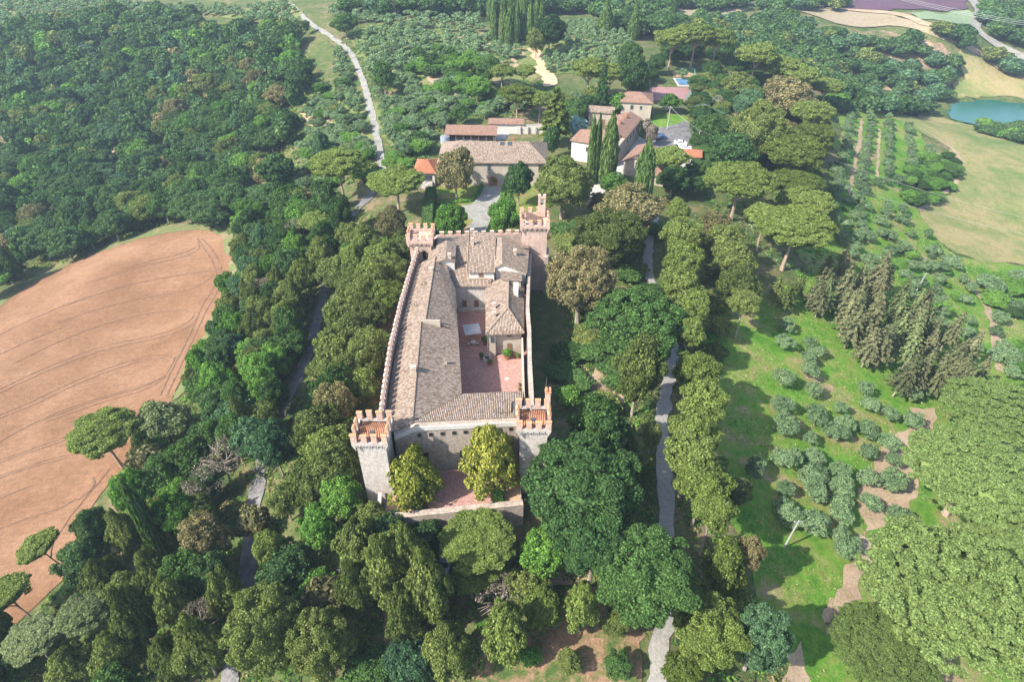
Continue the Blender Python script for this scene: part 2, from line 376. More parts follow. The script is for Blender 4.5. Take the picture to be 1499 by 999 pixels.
def sheet(name, pxpoly, mat, lift=.12, step=2.0, amp=.35, z=None, world=False, seed=1):
    poly = pxpoly if world else [gnd(*p)[:2] for p in pxpoly]
    poly = roughen(poly, step, amp, seed)
    xs = [p[0] for p in poly]; ys = [p[1] for p in poly]
    if z is None:
        X, Y = np.meshgrid(np.arange(min(xs), max(xs), step), np.arange(min(ys), max(ys), step)); X = X.ravel(); Y = Y.ravel()
        k = pip(poly, X, Y); inn = list(zip(X[k].tolist(), Y[k].tolist()))
    else: inn = []
    n = len(poly)
    vs, es, fs, *_ = delaunay_2d_cdt([Vector(p) for p in poly + inn], [(i, (i + 1) % n) for i in range(n)], [], 1, 1e-4)
    vx = np.array([[v.x, v.y] for v in vs]); 
    if z is None:
        zz = hgt(vx[:, 0], vx[:, 1]) + lift
    else: zz = np.full(len(vx), float(z))
    fs = [tuple(f) for f in fs]
    keep = []
    for f in fs:
        c = vx[list(f)].mean(0)
        if pip(poly, np.array([c[0]]), np.array([c[1]]))[0]:
            a, b, d = vx[f[0]], vx[f[1]], vx[f[2]]
            if (b[0]-a[0])*(d[1]-a[1])-(b[1]-a[1])*(d[0]-a[0]) < 0: f = f[::-1]
            keep.append(f)
    me = bpy.data.meshes.new(name); me.from_pydata([(float(p[0]), float(p[1]), float(q)) for p, q in zip(vx, zz)], [], keep); me.update()
    uv = me.uv_layers.new(name='UVMap')
    for l in me.loops:
        co = me.vertices[l.vertex_index].co; uv.data[l.index].uv = (co.x, co.y)
    me.materials.append(M[mat] if isinstance(mat, str) else mat)
    for p in me.polygons: p.use_smooth = True
    o = bpy.data.objects.new(name, me); C.objects.link(o); return struct(o)
def resample(pts, step):
    """smooth polyline (Catmull-Rom) through world xy points"""
    out = []; P = [Vector(p[:2]) for p in pts]
    for i in range(len(P) - 1):
        p0, p1, p2, p3 = P[max(i - 1, 0)], P[i], P[i + 1], P[min(i + 2, len(P) - 1)]
        k = max(2, int((p2 - p1).length / step))
        for j in range(k):
            t = j / k
            out.append(.5 * ((2 * p1) + (-p0 + p2) * t + (2 * p0 - 5 * p1 + 4 * p2 - p3) * t * t + (-p0 + 3 * p1 - 3 * p2 + p3) * t ** 3))
    out.append(P[-1]); return out
def strip(name, pxpts, width, mat, lift=.14, step=1.5, cross=3, jit=.15, world=False, seed=3):
    r = random.Random(seed)
    pts = resample(pxpts if world else [gnd(*p)[:2] for p in pxpts], step)
    vs = []; fs = []
    for i, p in enumerate(pts):
        d = (pts[min(i + 1, len(pts) - 1)] - pts[max(i - 1, 0)]).normalized(); nn = Vector((-d.y, d.x))
        wl = width / 2 + r.uniform(-jit, jit); wr = width / 2 + r.uniform(-jit, jit)
        for c in range(cross + 1):
            t = c / cross; q = p + nn * (wl * (1 - t) - wr * t); vs.append((q.x, q.y, float(hgt(q.x, q.y)) + lift))
    for i in range(len(pts) - 1):
        for c in range(cross):
            a = i * (cross + 1) + c; fs.append((a, a + 1, a + cross + 2, a + cross + 1))
    me = bpy.data.meshes.new(name); me.from_pydata(vs, [], fs); me.update(); me.materials.append(M[mat])
    o = bpy.data.objects.new(name, me); C.objects.link(o); return struct(o)

field_px = [(-200,560),(-80,480),(0,442),(60,402),(130,370),(200,347),(262,335),(310,336),(332,350),(345,380),(345,410),(325,450),(300,500),(275,545),(255,580),(225,640),(190,690),(165,705),(135,745),(122,780),(108,810),(95,850),(60,885),(30,912),(0,935),(-80,1000),(-260,900)]
sheet('wheat_field', field_px, 'wheat', .12, 2.5, .12)
# headland: pale dry grass rim along the upper edge of the field
sheet('field_margin', [(-30,450),(0,432),(60,393),(130,362),(200,340),(262,329),(318,329),(342,350),(352,385),(350,412),(330,455),(304,505),(280,548),(262,585),(250,590),(268,545),(294,500),(320,450),(340,408),(339,380),(328,354),(308,340),(262,340),(200,352),(130,376),(60,409),(0,450),(-20,460)],
      mix_mat('dry_margin', [(.24, .17, .1), (.11, .15, .045), (.27, .19, .12)], .2, 3), .17, 1.5, .3)
def C1(*pts): return [(x / 3.1225, 300 + y / 3.1225) for x, y in pts]
def C2(*pts): return [(x / 3.7, 560 + y / 3.7) for x, y in pts]
tracks = [C1((735,878),(790,760),(860,620),(920,480),(975,390),(990,330),(975,270),(940,210),(905,160)),
 C1((765,878),(815,770),(890,610),(950,480),(1000,390),(1015,320),(1000,260),(965,200),(925,160)),
 C1((0,850),(150,780),(300,715),(450,660),(600,625),(720,600),(830,560),(880,525),(890,500)),
 C1((0,868),(150,797),(300,735),(450,680),(600,643),(720,618),(830,582),(890,545),(905,515)),
 C1((60,735),(170,680),(300,620),(430,570),(560,530),(700,500),(820,488),(870,495)),
 C1((0,970),(150,905),(300,835),(450,770),(600,720),(700,695),(760,695),(800,710)),
 C1((0,985),(150,922),(300,852),(450,787),(600,735),(700,710),(745,708),(775,720)),
 C1((200,990),(350,935),(500,885),(620,850),(720,810),(770,770),(805,705)),
 C1((220,998),(365,945),(510,897),(630,862),(720,825),(760,790)),
 C1((270,545),(400,500),(550,455),(700,425),(820,405),(900,380),(960,345),(975,320)),
 C1((320,460),(450,415),(600,370),(740,340),(860,320),(980,305)),
 C1((390,370),(520,325),(650,285),(760,262),(860,235),(915,205),(905,175)),
 C1((560,300),(680,265),(780,240),(870,215),(895,195)),
 C2((0,330),(150,250),(300,180),(450,125),(600,75),(750,30),(870,-10)),
 C2((0,430),(120,390),(250,345),(400,290)), C2((0,445),(120,404),(250,360),(400,305)),
 C2((0,515),(150,465),(300,420),(400,400)), C2((0,530),(150,478),(300,432),(380,412)),
 C2((600,478),(540,550),(480,620),(430,680),(380,740),(330,820)), C2((505,525),(520,560),(480,610),(420,650)),
 C2((0,800),(120,760),(240,720),(340,690),(420,640)), C2((0,640),(90,600),(180,570)),
 C1((0,600),(120,540),(260,480),(390,430)), C1((0,690),(110,640),(230,590),(330,550))]
for k, t in enumerate(tracks): strip('wheel_track', t, .22 if k > 1 else .42, 'track', .2, 2.0, 1, .06, seed=k)

sheet('orchard_grass', [(1045,445),(1100,440),(1170,410),(1200,330),(1215,250),(1225,170),(1245,162),(1300,165),(1350,200),(1405,245),(1345,310),(1370,350),(1400,378),(1499,392),(1600,405),(1650,640),(1600,760),(1560,999),(1400,1060),(1160,1060),(1110,900),(1060,760),(1045,600)], 'orchard', .12, 2.5, .6)
sheet('meadow', [(1285,164),(1340,165),(1400,180),(1450,190),(1499,207),(1560,220),(1900,330),(1800,460),(1499,390),(1440,388),(1400,372),(1365,345),(1345,310),(1360,290),(1395,270),(1406,245),(1390,218),(1350,195),(1310,175)], 'meadow', .2, 4, .7)
sheet('meadow', [(1405,70),(1430,72),(1470,95),(1540,125),(1600,140),(1600,160),(1499,146),(1450,142),(1410,145),(1385,142),(1395,130),(1412,115),(1402,90)], 'meadow', .3, 5, .8, seed=5)
sheet('bare_soil', [(1332,600),(1366,598),(1372,615),(1352,640),(1342,680),(1342,730),(1330,750),(1300,758),(1292,782),(1262,790),(1256,745),(1272,700),(1284,672),(1312,640)], 'soil', .2, 1.5, .6)
sheet('bare_soil', [(1248,795),(1275,790),(1270,840),(1258,880),(1225,915),(1205,930),(1228,860),(1240,830)], 'soil', .2, 1.2, .5, seed=2)
sheet('bare_soil', [(1150,960),(1175,945),(1185,1000),(1140,1010)], 'soil', .2, 1.2, .4, seed=4)
strip('dirt_path', [(1418,415),(1438,440),(1455,480),(1462,545)], 2.0, 'soil', .22, 2, 2, .5)
strip('dirt_path', [(1262,175),(1258,215),(1250,250),(1244,290)], 1.6, 'soil', .22, 2, 2, .5, seed=8)
strip('dirt_path', [(1288,190),(1286,225),(1284,260)], 1.2, 'soil', .22, 2, 2, .4, seed=9)
strip('dirt_path', [(1345,310),(1372,292),(1405,262),(1408,240),(1390,215),(1350,190)], 1.5, 'soil', .32, 2, 2, .4, seed=10)
strip('gravel_road', [(425,5),(438,18),(452,33),(475,48),(500,65),(516,82),(526,105),(535,130),(543,160),(550,190),(557,225),(562,260)], 2.4, 'gravel', .25, 2.0, 3, .32)
strip('asphalt_drive', [(335,1010),(352,920),(362,860),(368,790),(376,720),(395,650),(425,580),(452,520),(465,470),(478,420),(500,340),(540,290),(562,262)], 2.6, 'asphalt', .2, 1.2, 3, .35)
strip('gravel_drive', [(955,1040),(965,960),(976,900),(979,860),(977,780),(973,700),(970,620),(978,560),(985,500),(962,440),(950,400),(950,360),(958,310),(940,285),(905,275)], 2.3, 'lane', .2, 1.2, 3, .35)
sheet('bare_soil', [(870,520),(905,545),(915,590),(885,600),(850,560)], 'soil', .16, 1.2, .4, seed=6)
sheet('bare_soil', [(560,880),(600,885),(640,930),(640,999),(590,999),(560,940)], 'soil', .16, 1.2, .5, seed=7)
sheet('bare_soil', [(760,835),(850,820),(870,850),(800,860),(760,870)], 'soil', .16, 1.2, .5, seed=12)
sheet('dry_grass', [(730,880),(820,860),(900,880),(945,930),(940,1020),(700,1020),(700,930)], grass_material('rough_grass', (.055, .095, .025), (.10, .12, .04), (.2, .14, .08), (.27, .165, .11), .25, .58, (.40, .46, .52)), .14, 1.5, .5)
sheet('bare_soil', [(610,100),(640,105),(690,128),(688,145),(655,140),(625,118)], 'soil', .3, 2, .6, seed=13)
sheet('bare_soil', [(770,72),(785,72),(800,95),(815,125),(795,128),(780,100)], mix_mat('sandy_soil', [(.5, .34, .2), (.55, .4, .26)], .15, 2), .3, 2, .6, seed=14)
sheet('bare_soil', [(735,75),(750,75),(770,100),(760,105)], 'soil', .3, 2, .6, seed=15)
sheet('bare_soil', [(660,55),(760,85),(770,80),(700,50)], 'soil', .25, 3, .8, seed=25)
sheet('bare_soil', [(440,165),(480,165),(500,200),(480,205),(450,185)], 'soil', .25, 2, .7, seed=16)
sheet('bare_soil', [(1045,150),(1080,150),(1082,168),(1060,178),(1045,168)], 'soil', .25, 1.5, .6, seed=17)
for k, p in enumerate([(150,150),(215,100),(165,170),(170,215),(100,225),(160,235),(90,250),(200,115),(60,150)]):
    sheet('bare_soil', [(p[0]-14,p[1]+5),(p[0]-4,p[1]-7),(p[0]+12,p[1]-6),(p[0]+8,p[1]+6),(p[0]-2,p[1]+12)], 'soil', .3, 2, 1.0, seed=30+k)
for k, p in enumerate([(1230,115),(1260,130),(1290,85),(1320,75),(1350,70),(1240,140),(1310,130),(1370,110),(1280,60),(1360,140)]):
    sheet('bare_soil', [(p[0]-16,p[1]+4),(p[0]-4,p[1]-6),(p[0]+14,p[1]-6),(p[0]+12,p[1]+5),(p[0]-2,p[1]+8)], 'soil', .4, 4, 1.5, seed=50+k)
sheet('ploughed_field', [(1150,-30),(1240,-60),(1420,-50),(1432,-5),(1418,12),(1370,17),(1300,17),(1230,14),(1165,9)], 'plough', .6, 10, 1)
sheet('stubble_field', [(1120,6),(1165,11),(1240,16),(1300,20),(1340,33),(1380,52),(1400,66),(1380,62),(1300,40),(1225,36),(1180,20),(1130,14)], 'stubble', .6, 8, 1)
sheet('pale_crop_field', [(1330,20),(1418,16),(1428,30),(1424,42),(1390,34),(1345,30)], 'palegreen', .6, 8, 1)
strip('dirt_road', [(1405,-30),(1425,5),(1434,20),(1428,42),(1450,62),(1480,78),(1530,100)], 6, 'gravel', .9, 6, 2, .5)
strip('dirt_road', [(960,22),(1010,12),(1060,10),(1110,8),(1165,10),(1250,17),(1310,22),(1350,36),(1400,62),(1440,85),(1520,120)], 5, 'soil', 1.0, 6, 2, .8)
sheet('stubble_field', [(985,16),(1060,12),(1100,14),(1060,24),(1030,30),(990,24)], 'stubble', .7, 8, 1, seed=4)
M['slope'] = grass_material('scrub_slope', (.05, .10, .03), (.13, .13, .06), (.23, .16, .11), (.3, .21, .15), .05, .60, (.40, .47, .53))
sheet('bare_slope', [(1130,100),(1180,60),(1215,45),(1290,45),(1350,55),(1402,80),(1396,120),(1380,142),(1300,158),(1240,155),(1180,140)], 'slope', .25, 4, .8)
M['terr'] = grass_material('terrace_grass', (.09, .15, .035), (.15, .19, .06), (.23, .2, .1), (.3, .22, .14), .08, .64)
sheet('terrace_grass', [(452,140),(500,125),(545,150),(552,240),(500,250),(440,215)], 'terr', .14, 2.5, .6)
sheet('terrace_grass', [(530,40),(600,30),(720,50),(790,60),(860,40),(925,60),(915,100),(800,110),(770,130),(700,120),(640,170),(620,215),(572,215),(560,150),(540,90)], 'terr', .14, 3, .6, seed=2)
sheet('terrace_grass', [(-60,-2),(430,2),(436,28),(300,20),(140,15),(60,26),(-60,50)], 'terr', .3, 6, .6, seed=3)
# water
def water_mat(name, c, rough=.06):
    m, n, out = newmat(name); b = noise(n, .8, 3, .5, geo_pos(n)); finish(n, out, c, rough, b, .04, .3); return m
sheet('lake', [(p[0], p[1]) for p in lake_w], water_mat('lake_water', (.02, .10, .075), .12), z=LAKEZ, world=True, step=6, amp=.5)
sheet('pond', [(p[0], p[1]) for p in pond_w], water_mat('pond_water', (.12, .22, .32)), z=PONDZ, world=True, step=5, amp=.5)
# garden and yards
sheet('garden_lawn', [(640,262),(792,262),(800,345),(780,352),(640,352),(632,330),(640,290)], 'lawn', .12, 2, .15)
sheet('garden_gravel', [(705,268),(735,270),(733,285),(728,310),(718,335),(708,356),(672,356),(684,338),(694,324),(672,320),(668,304),(690,301),(704,286)], 'gravel', .18, 1.2, .12)
sheet('car_park', [(962,188),(1000,178),(1012,185),(1018,222),(1000,230),(965,226),(940,214),(958,205)], 'asphalt', .16, 1.5, .25)
M['yard'] = mix_mat('grey_gravel', [(.36, .35, .34), (.45, .43, .41)], .3, 5)
sheet('farmyard', [(920,190),(945,205),(940,220),(925,235),(912,262),(880,290),(860,290),(872,262),(905,240),(925,215)], 'yard', .16, 1.5, .25)
sheet('farmyard', [(742,186),(750,186),(742,205),(700,207),(650,206),(655,196),(715,196)], 'yard', .16, 1.5, .25, seed=5)
sheet('bright_lawn', [(960,168),(1000,168),(1010,180),(985,187),(960,190),(945,185)], 'orchard', .14, 1.5, .3)
sheet('bright_lawn', [(1012,120),(1040,115),(1060,140),(1030,170),(1005,165),(1008,150)], 'orchard', .14, 1.5, .3, seed=6)
# ================= castle =================
M['roof'] = tile_mat('old_roof_tiles', (.15, .105, .075), (.30, .22, .165), (.46, .375, .30), (.23, .155, .115))
M['roof2'] = tile_mat('warm_roof_tiles', (0.24, 0.12, 0.08), (0.336, 0.192, 0.136), (0.368, 0.264, 0.208), (0.288, 0.16, 0.112))
M['roof3'] = tile_mat('new_red_tiles', (0.396, 0.137, 0.0648), (0.446, 0.18, 0.0936), (0.418, 0.202, 0.122), (0.36, 0.115, 0.0576))
M['towertile'] = tile_mat('orange_tower_tiles', (0.315, 0.112, 0.0525), (0.413, 0.188, 0.0975), (0.285, 0.188, 0.143), (0.375, 0.15, 0.075), .26, .4)
M['stone'] = brick_mat('weathered_pale_stone', (.46, .42, .385), (.53, .48, .44), (.40, .36, .33), 1.0, (.31, .27, .24), .6, .3)
M['stone2'] = brick_mat('rough_brown_stone', (.36, .305, .255), (.43, .365, .31), (.28, .235, .2), 1.0, (.19, .155, .13), .7, .3)
M['brick'] = brick_mat('pinkish_brick', (.48, .31, .24), (.55, .40, .32), (.45, .35, .3), 1.0, (.38, .3, .25), .3, .09)
M['cap'] = mix_mat('orange_lichen_brick', [(.50, .19, .08), (.46, .25, .15), (.56, .29, .14)], 2.5, 9)
M['merlon'] = mix_mat('warm_merlon_brick', [(.46, .30, .23), (.54, .40, .33), (.44, .24, .15)], 1.6, 8)
M['plaster'] = mix_mat('cream_plaster', [(0.446, 0.403, 0.338), (0.403, 0.346, 0.281), (0.346, 0.288, 0.23)], .5, 5, .9, .01)
M['white'] = mix_mat('white_plaster', [(0.576, 0.552, 0.512), (0.512, 0.48, 0.432)], .5, 5, .9, .01)
M['dark'] = plain('dark_interior', (.02, .02, .022), .5)
M['glass'] = plain('window_glass', (.05, .06, .07), .12, .6)
M['wood'] = mix_mat('brown_wood', [(.16, .09, .055), (.22, .13, .08)], 1.5, 9, .7, .01)
M['metal'] = plain('grey_metal', (.35, .35, .36), .4, .5, .6)
M['rust'] = mix_mat('terracotta', [(0.3, 0.132, 0.078), (0.252, 0.12, 0.078)], 3, 9, .8, .01)
M['concrete'] = mix_mat('concrete_post', [(0.338, 0.323, 0.3), (0.39, 0.375, 0.352)], 1, 7)
M['canvas'] = mix_mat('pale_canvas', [(0.527, 0.51, 0.493), (0.468, 0.451, 0.442)], .8, 6, .9, .01)
CO = (-9.0, 92.0, 0.0)
castle = thing('castle', 'walled castle with a battlemented tower at each corner around a terracotta paved court', 'castle', CO)
def K(): return MB(CO)
def cp_obj(src, name, parent, loc, rz=0, sc=None):
    sc = sc or (rnd.uniform(.9, 1.04), 1, rnd.uniform(.86, 1.03)); rz += rnd.uniform(-.03, .03)
    o = src.copy(); o.name = name; C.objects.link(o); o.parent = parent
    o.location = (loc[0] - CO[0], loc[1] - CO[1], loc[2] - CO[2]); o.rotation_euler = (0, 0, rz); o.scale = sc; return o
# merlon prototype: block with a sloping tiled cap
def merlon_mesh(wd, th, h, mats):
    b = MB(); b.box(-wd / 2, wd / 2, -th / 2, th / 2, 0, h)
    k = len(b.f); e = .05
    b.face([(-wd/2-e, -th/2-e, h), (wd/2+e, -th/2-e, h), (wd/2+e, -th/2-e, h+.06), (-wd/2-e, -th/2-e, h+.06)])
    b.face([(wd/2+e, th/2+e, h), (-wd/2-e, th/2+e, h), (-wd/2-e, th/2+e, h+.06), (wd/2+e, th/2+e, h+.06)])
    b.face([(-wd/2-e, -th/2-e, h+.06), (wd/2+e, -th/2-e, h+.06), (wd/2+e, 0, h+.24), (-wd/2-e, 0, h+.24)])
    b.face([(wd/2+e, th/2+e, h+.06), (-wd/2-e, th/2+e, h+.06), (-wd/2-e, 0, h+.24), (wd/2+e, 0, h+.24)])
    for s in (1, -1):
        b.face([(s*(wd/2+e), -th/2-e, h), (s*(wd/2+e), th/2+e, h), (s*(wd/2+e), th/2+e, h+.06), (s*(wd/2+e), 0, h+.24), (s*(wd/2+e), -th/2-e, h+.06)][::s])
    b.face([(-wd/2-e, -th/2-e, h-.002), (-wd/2-e, th/2+e, h-.002), (wd/2+e, th/2+e, h-.002), (wd/2+e, -th/2-e, h-.002)])
    o = b.build('merlon', mats)
    for i, p in enumerate(o.data.polygons): p.material_index = 1 if i >= k else 0
    return o
protos = []
def tower(cx, cy, hw, z0, ztop, kind, label, rz=0.0):
    """square tower: battered shaft, corbel table, parapet, tall merlons, sunk tiled roof"""
    front = kind in ('FL', 'FR'); sm = M['stone'] if front else M['brick']
    mh = 1.45 if front else 1.15; zp = ztop - mh - .24; zc = zp - (1.5 if front else 1.7); ow = hw + .5
    t = K(); b0 = hw + .12
    t.prism([(cx - hw, cy - hw), (cx + hw, cy - hw), (cx + hw, cy + hw), (cx - hw, cy + hw)], z0, zp - .55)
    root = t.build('tower', sm, castle); root['label'] = label
    # parapet ring
    r = K(); th = .42; zb = zc + 1.1
    r.box(cx - ow, cx + ow, cy - ow, cy - ow + th, zb, zp); r.box(cx - ow, cx + ow, cy + ow - th, cy + ow, zb, zp)
    r.box(cx - ow, cx - ow + th, cy - ow + th, cy + ow - th, zb, zp); r.box(cx + ow - th, cx + ow, cy - ow + th, cy + ow - th, zb, zp)
    r.build('parapet', sm, root)
    # corbels with little arches
    c = K(); n = 6 if front else 6; pitch = 2 * ow / n
    for side in range(4):
        for i in range(n + 1):
            u = -ow + i * pitch; wd = .2
            u = max(-ow + wd / 2, min(ow - wd / 2, u))
            def P(a, d, z):
                x, y = [(a, -d), (d, a), (-a, d), (-d, -a)][side]; return (cx + x, cy + y, z)
            for a0, a1 in ((u - wd / 2, u + wd / 2),):
                q = [P(a0, hw, zc - .05), P(a1, hw, zc - .05), P(a1, ow - .02, zb - .1), P(a0, ow - .02, zb - .1), P(a0, hw, zb), P(a1, hw, zb), P(a1, ow - .02, zb), P(a0, ow - .02, zb)]
                c.face([q[0], q[1], q[2], q[3]][::-1] if side < 0 else [q[0], q[3], q[2], q[1]]); c.face([q[3], q[7], q[6], q[2]]); c.face([q[0], q[4], q[7], q[3]]); c.face([q[1], q[2], q[6], q[5]])
            if i < n:    # arch head between corbels
                u2 = -ow + (i + 1) * pitch; u2 = min(ow - .1, u2)
                a0, a1 = u + .1, u2 - .1; mid = (a0 + a1) / 2; rr = (a1 - a0) / 2
                prev = None
                for k in range(7):
                    an = math.pi * k / 6; x_, z_ = mid - rr * math.cos(an), zb - .92 + min(.86, rr * 2.3 * math.sin(an))
                    if prev: c.face([P(prev[0], ow - .03, prev[1]), P(x_, ow - .03, z_), P(x_, ow - .03, zb), P(prev[0], ow - .03, zb)])
                    prev = (x_, z_)
    c.build('corbel_table', sm, root)
    m0 = merlon_mesh(.82, .44, mh, [M['merlon'], M['cap']]); m0.parent = root
    if not protos: protos.append(m0)
    first = True; nm = 4
    for side in range(4):
        for i in range(nm):
            if side in (1, 3) and i in (0, nm - 1): continue
            u = (-ow + .41) + i * (2 * ow - .82) / (nm - 1); d = ow - .22
            x, y = [(u, -d), (d, u), (-u, d), (-d, -u)][side]; ang = [0, math.pi/2, math.pi, -math.pi/2][side]
            if first: o = m0; o.location = (cx + x - CO[0], cy + y - CO[1], zp); o.rotation_euler = (0, 0, ang); first = False
            else: cp_obj(m0, 'merlon', root, (cx + x, cy + y, zp), ang)
    # sunk roof
    f = K(); hr = ow - th - .25; ze = zp - .35; zr = zp + .25
    if front:
        f.box(cx - ow + th, cx + ow - th, cy - ow + th, cy + ow - th, ze - .7, ze - .45)
        o = f.build('walkway', M['dark'] if False else M['stone2'], root)
        g = K(); g.face([(cx - hr, cy - hr, ze), (cx + hr, cy - hr, ze), (cx + hr, cy + .25, zr), (cx - hr, cy + .25, zr)])
        g.face([(cx + hr, cy + hr, ze), (cx - hr, cy + hr, ze), (cx - hr, cy + .25, zr), (cx + hr, cy + .25, zr)])
        g.face([(cx - hr, cy + hr, ze), (cx - hr, cy - hr, ze), (cx - hr, cy + .25, zr)]); g.face([(cx + hr, cy - hr, ze), (cx + hr, cy + hr, ze), (cx + hr, cy + .25, zr)])
        g.box(cx - hr, cx + hr, cy - hr, cy + hr, ze - .44, ze - .01)
        rf = g.build('tower_roof', M['towertile'], root)
        h = K(); h.box(cx - .3, cx + .3, cy - .75, cy - .25, ze + .1, ze + .52); h.build('skylight', M['glass'], root)
    else:
        f.box(cx - ow + th, cx + ow - th, cy - ow + th, cy + ow - th, zp - .9, zp - .6); f.build('roof_terrace', M['roof2'] if kind == 'BL' else M['stone2'], root)
    return root, zp, ow
tFL, zp, ow = tower(-19.5, 63.3, 2.0, -5, 15.6, 'FL', 'pale stone front tower, the one further from the great dark oak')
tFR, zpr, owr = tower(3.05, 65.8, 1.95, -5, 15.6, 'FR', 'pale stone front tower with a slim turret, beside the great dark oak')
u = K(); X, Y = 3.05 + owr - .38, 65.8 + owr - .55
u.box(X - .36, X + .36, Y - .32, Y + .32, 14.0, 17.2); u.build('turret', M['merlon'], tFR)
u = K(); u.box(X - .46, X + .46, Y - .42, Y + .42, 17.2, 17.35).box(X - .4, X - .1, Y - .36, Y + .36, 17.35, 17.75).box(X + .1, X + .4, Y - .36, Y + .36, 17.35, 17.75); u.build('turret_cap', M['cap'], tFR)
u = K(); u.tube([(X - .3, Y, 17.3), (X - .3, Y, 19.8)], .025, 5); u.build('antenna', M['metal'], tFR)
tBL, zb1, ow1 = tower(-18.9, 119.2, 2.2, -3, 15.2, 'BL', 'pink brick rear tower nearest the umbrella pine')
u = K(); u.box(-18.55, -17.95, 116.9, 116.98, 9.3, 11.0); u.build('doorway', M['dark'], tBL)
tBR, zb2, ow2 = tower(4.7, 121.4, 2.55, -3, 17.6, 'BR', 'tallest rear tower of pink brick carrying a bell gable')
# bell gable: two piers, arch head and bell
u = K(); bx, by = 6.2, 123.2
u.box(bx - .75, bx - .3, by - .25, by + .25, zb2 - .3, 20.2).box(bx + .3, bx + .75, by - .25, by + .25, zb2 - .3, 20.2).box(bx - .3, bx + .3, by - .25, by + .25, zb2 - .3, 18.5)
u.box(bx - .8, bx - .22, by - .28, by + .28, 20.2, 20.8).box(bx + .22, bx + .8, by - .28, by + .28, 20.2, 20.8).box(bx - .22, bx + .22, by - .25, by + .25, 19.9, 20.4); bg_ = u.build('bell_gable', M['merlon'], tBR)
u = K(); u.tube([(bx, by, 19.8), (bx, by, 19.65), (bx, by, 19.3), (bx, by, 19.15)], [.05, .14, .2, .27], 8); u.build('bell', M['metal'], bg_)
u = K(); u.slab([(2.9, 119.6, zb2 + .9), (6.3, 119.2, zb2 - .3), (6.3, 122.6, zb2 - .3), (2.9, 123.0, zb2 + .9)], .15); u.build('stair_roof', M['roof2'], tBR)
u = K(); u.face([(2.75, 119.5, zb2 - .6), (6.3, 119.1, zb2 - .6), (6.3, 119.1, zb2 - .5), (2.75, 119.5, zb2 + .7)]); u.face([(2.75, 119.5, zb2 - .6), (2.75, 119.5, zb2 + .7), (2.75, 123, zb2 + .7), (2.75, 123, zb2 - .6)]); u.build('stair_wall', M['white'], tBR)

# ---- curtain walls ----
def curtain(pts, ztop, th, mat, name='curtain_wall', z0=-4.5, merl=True, mh=.9, pitch=1.35, mw=.75, label=None, shrink=0, cap=True):
    b = K()
    for a, c in zip(pts, pts[1:]): b.bar((a[0], a[1], z0), (c[0], c[1], z0), th, ztop - z0)
    root = b.build(name, mat, castle)
    if label: root['label'] = label
    if merl:
        m0 = None; L = 0; pos = []
        for a, c in zip(pts, pts[1:]):
            a = Vector(a); c = Vector(c); d = (c - a); n = max(1, round(d.length / pitch)); ang = math.atan2(d.y, d.x)
            for i in range(n): pos.append((a.lerp(c, (i + .5) / n), ang))
        for p, ang in pos:
            if m0 is None:
                m0 = merlon_mesh(mw, th * .9, mh, [mat, M['cap2']]); m0.parent = root
                m0.location = (p.x - CO[0], p.y - CO[1], ztop); m0.rotation_euler = (0, 0, ang)
            else: cp_obj(m0, 'merlon', root, (p.x, p.y, ztop), ang)
    return root
M['cap2'] = mix_mat('pale_brick_cap', [(.42, .26, .2), (.50, .38, .31), (.4, .33, .28)], 2.5, 9)
curtain([(-19.2, 65.7), (-19.9, 76), (-20.3, 84), (-20.25, 97), (-19.9, 108), (-19.4, 116.7)], 11.5, .55, M['brick'], label='long curtain wall above the holm oaks, with a row of brick merlons')
curtain([(-16.3, 126.2), (2.0, 127.2)], 9.7, .55, M['brick'], mh=.75, pitch=1.9, mw=.9, label='rear curtain wall facing the garden')
curtain([(-18, 121.8), (-16.3, 126.2)], 9.7, .55, M['brick'], merl=False)
curtain([(3.15, 68.2), (3.1, 75.6), (3.0, 84), (3.1, 92), (2.9, 99), (3.25, 108), (3.9, 118.6)], 9.6, .65, M['stone2'], merl=False, label='plain curtain wall on the shaded side of the court')
k_ = K(); k_.bar((7.2, 118, -3), (7.5, 122, -3), .9, 12); k_.build('buttress', M['stone2'], castle)
inner = curtain([(1.95, 74.2), (1.85, 92.7)], 7.3, .3, M['plaster'], 'court_wall', 2.9, merl=False)
# front wall, with rough arcade band below the eave
FW = [(-17.2, 65.6), (-14.2, 66.5), (.95, 67.9)]
def thick(a, c, th, o=0):
    a = Vector(a); c = Vector(c); nn = Vector((-(c - a).y, (c - a).x)).normalized(); a = a + nn * o; c = c + nn * o; nn = nn * th / 2
    return [tuple(a - nn), tuple(c - nn), tuple(c + nn), tuple(a + nn)]
fw = K(); fw.prism(thick(FW[0], FW[1], .8), -4, [10.75, 11.75, 11.75, 10.75]); fw.prism(thick(FW[1], FW[2], .8), -4, [11.8, 11.4, 11.4, 11.8])
front = fw.build('front_wall', M['stone2'], castle); front['label'] = 'rough stone wall between the two front towers'
fb = K(); fb.prism(thick(FW[0], FW[1], .14, -.47), [9.9, 10.9, 10.9, 9.9], [10.6, 11.6, 11.6, 10.6]); fb.prism(thick(FW[1], FW[2], .14, -.47), [10.9, 10.5, 10.5, 10.9], [11.72, 11.35, 11.35, 11.72])
fb.build('plaster_band', M['white'], front)
for i in range(9):
    t = (i + .35) / 9; p = Vector((-14.2, 66.5)).lerp(Vector((.95, 67.9)), t)
    hb = K(); hb.box(p.x - .28, p.x + .28, p.y - .5, p.y - .42, 9.6, 10.2, math.atan2(1.4, 15.1)); hb.build('wall_slot', M['dark'], front)
for px_ in (-13.0, -7.5, -3.0):
    q = K(); q.box(px_ - .4, px_ + .4, 66.0 + (px_ + 14.2) * .092, 66.12 + (px_ + 14.2) * .092, 4.6, 6.0); q.build('window', M['dark'], front)
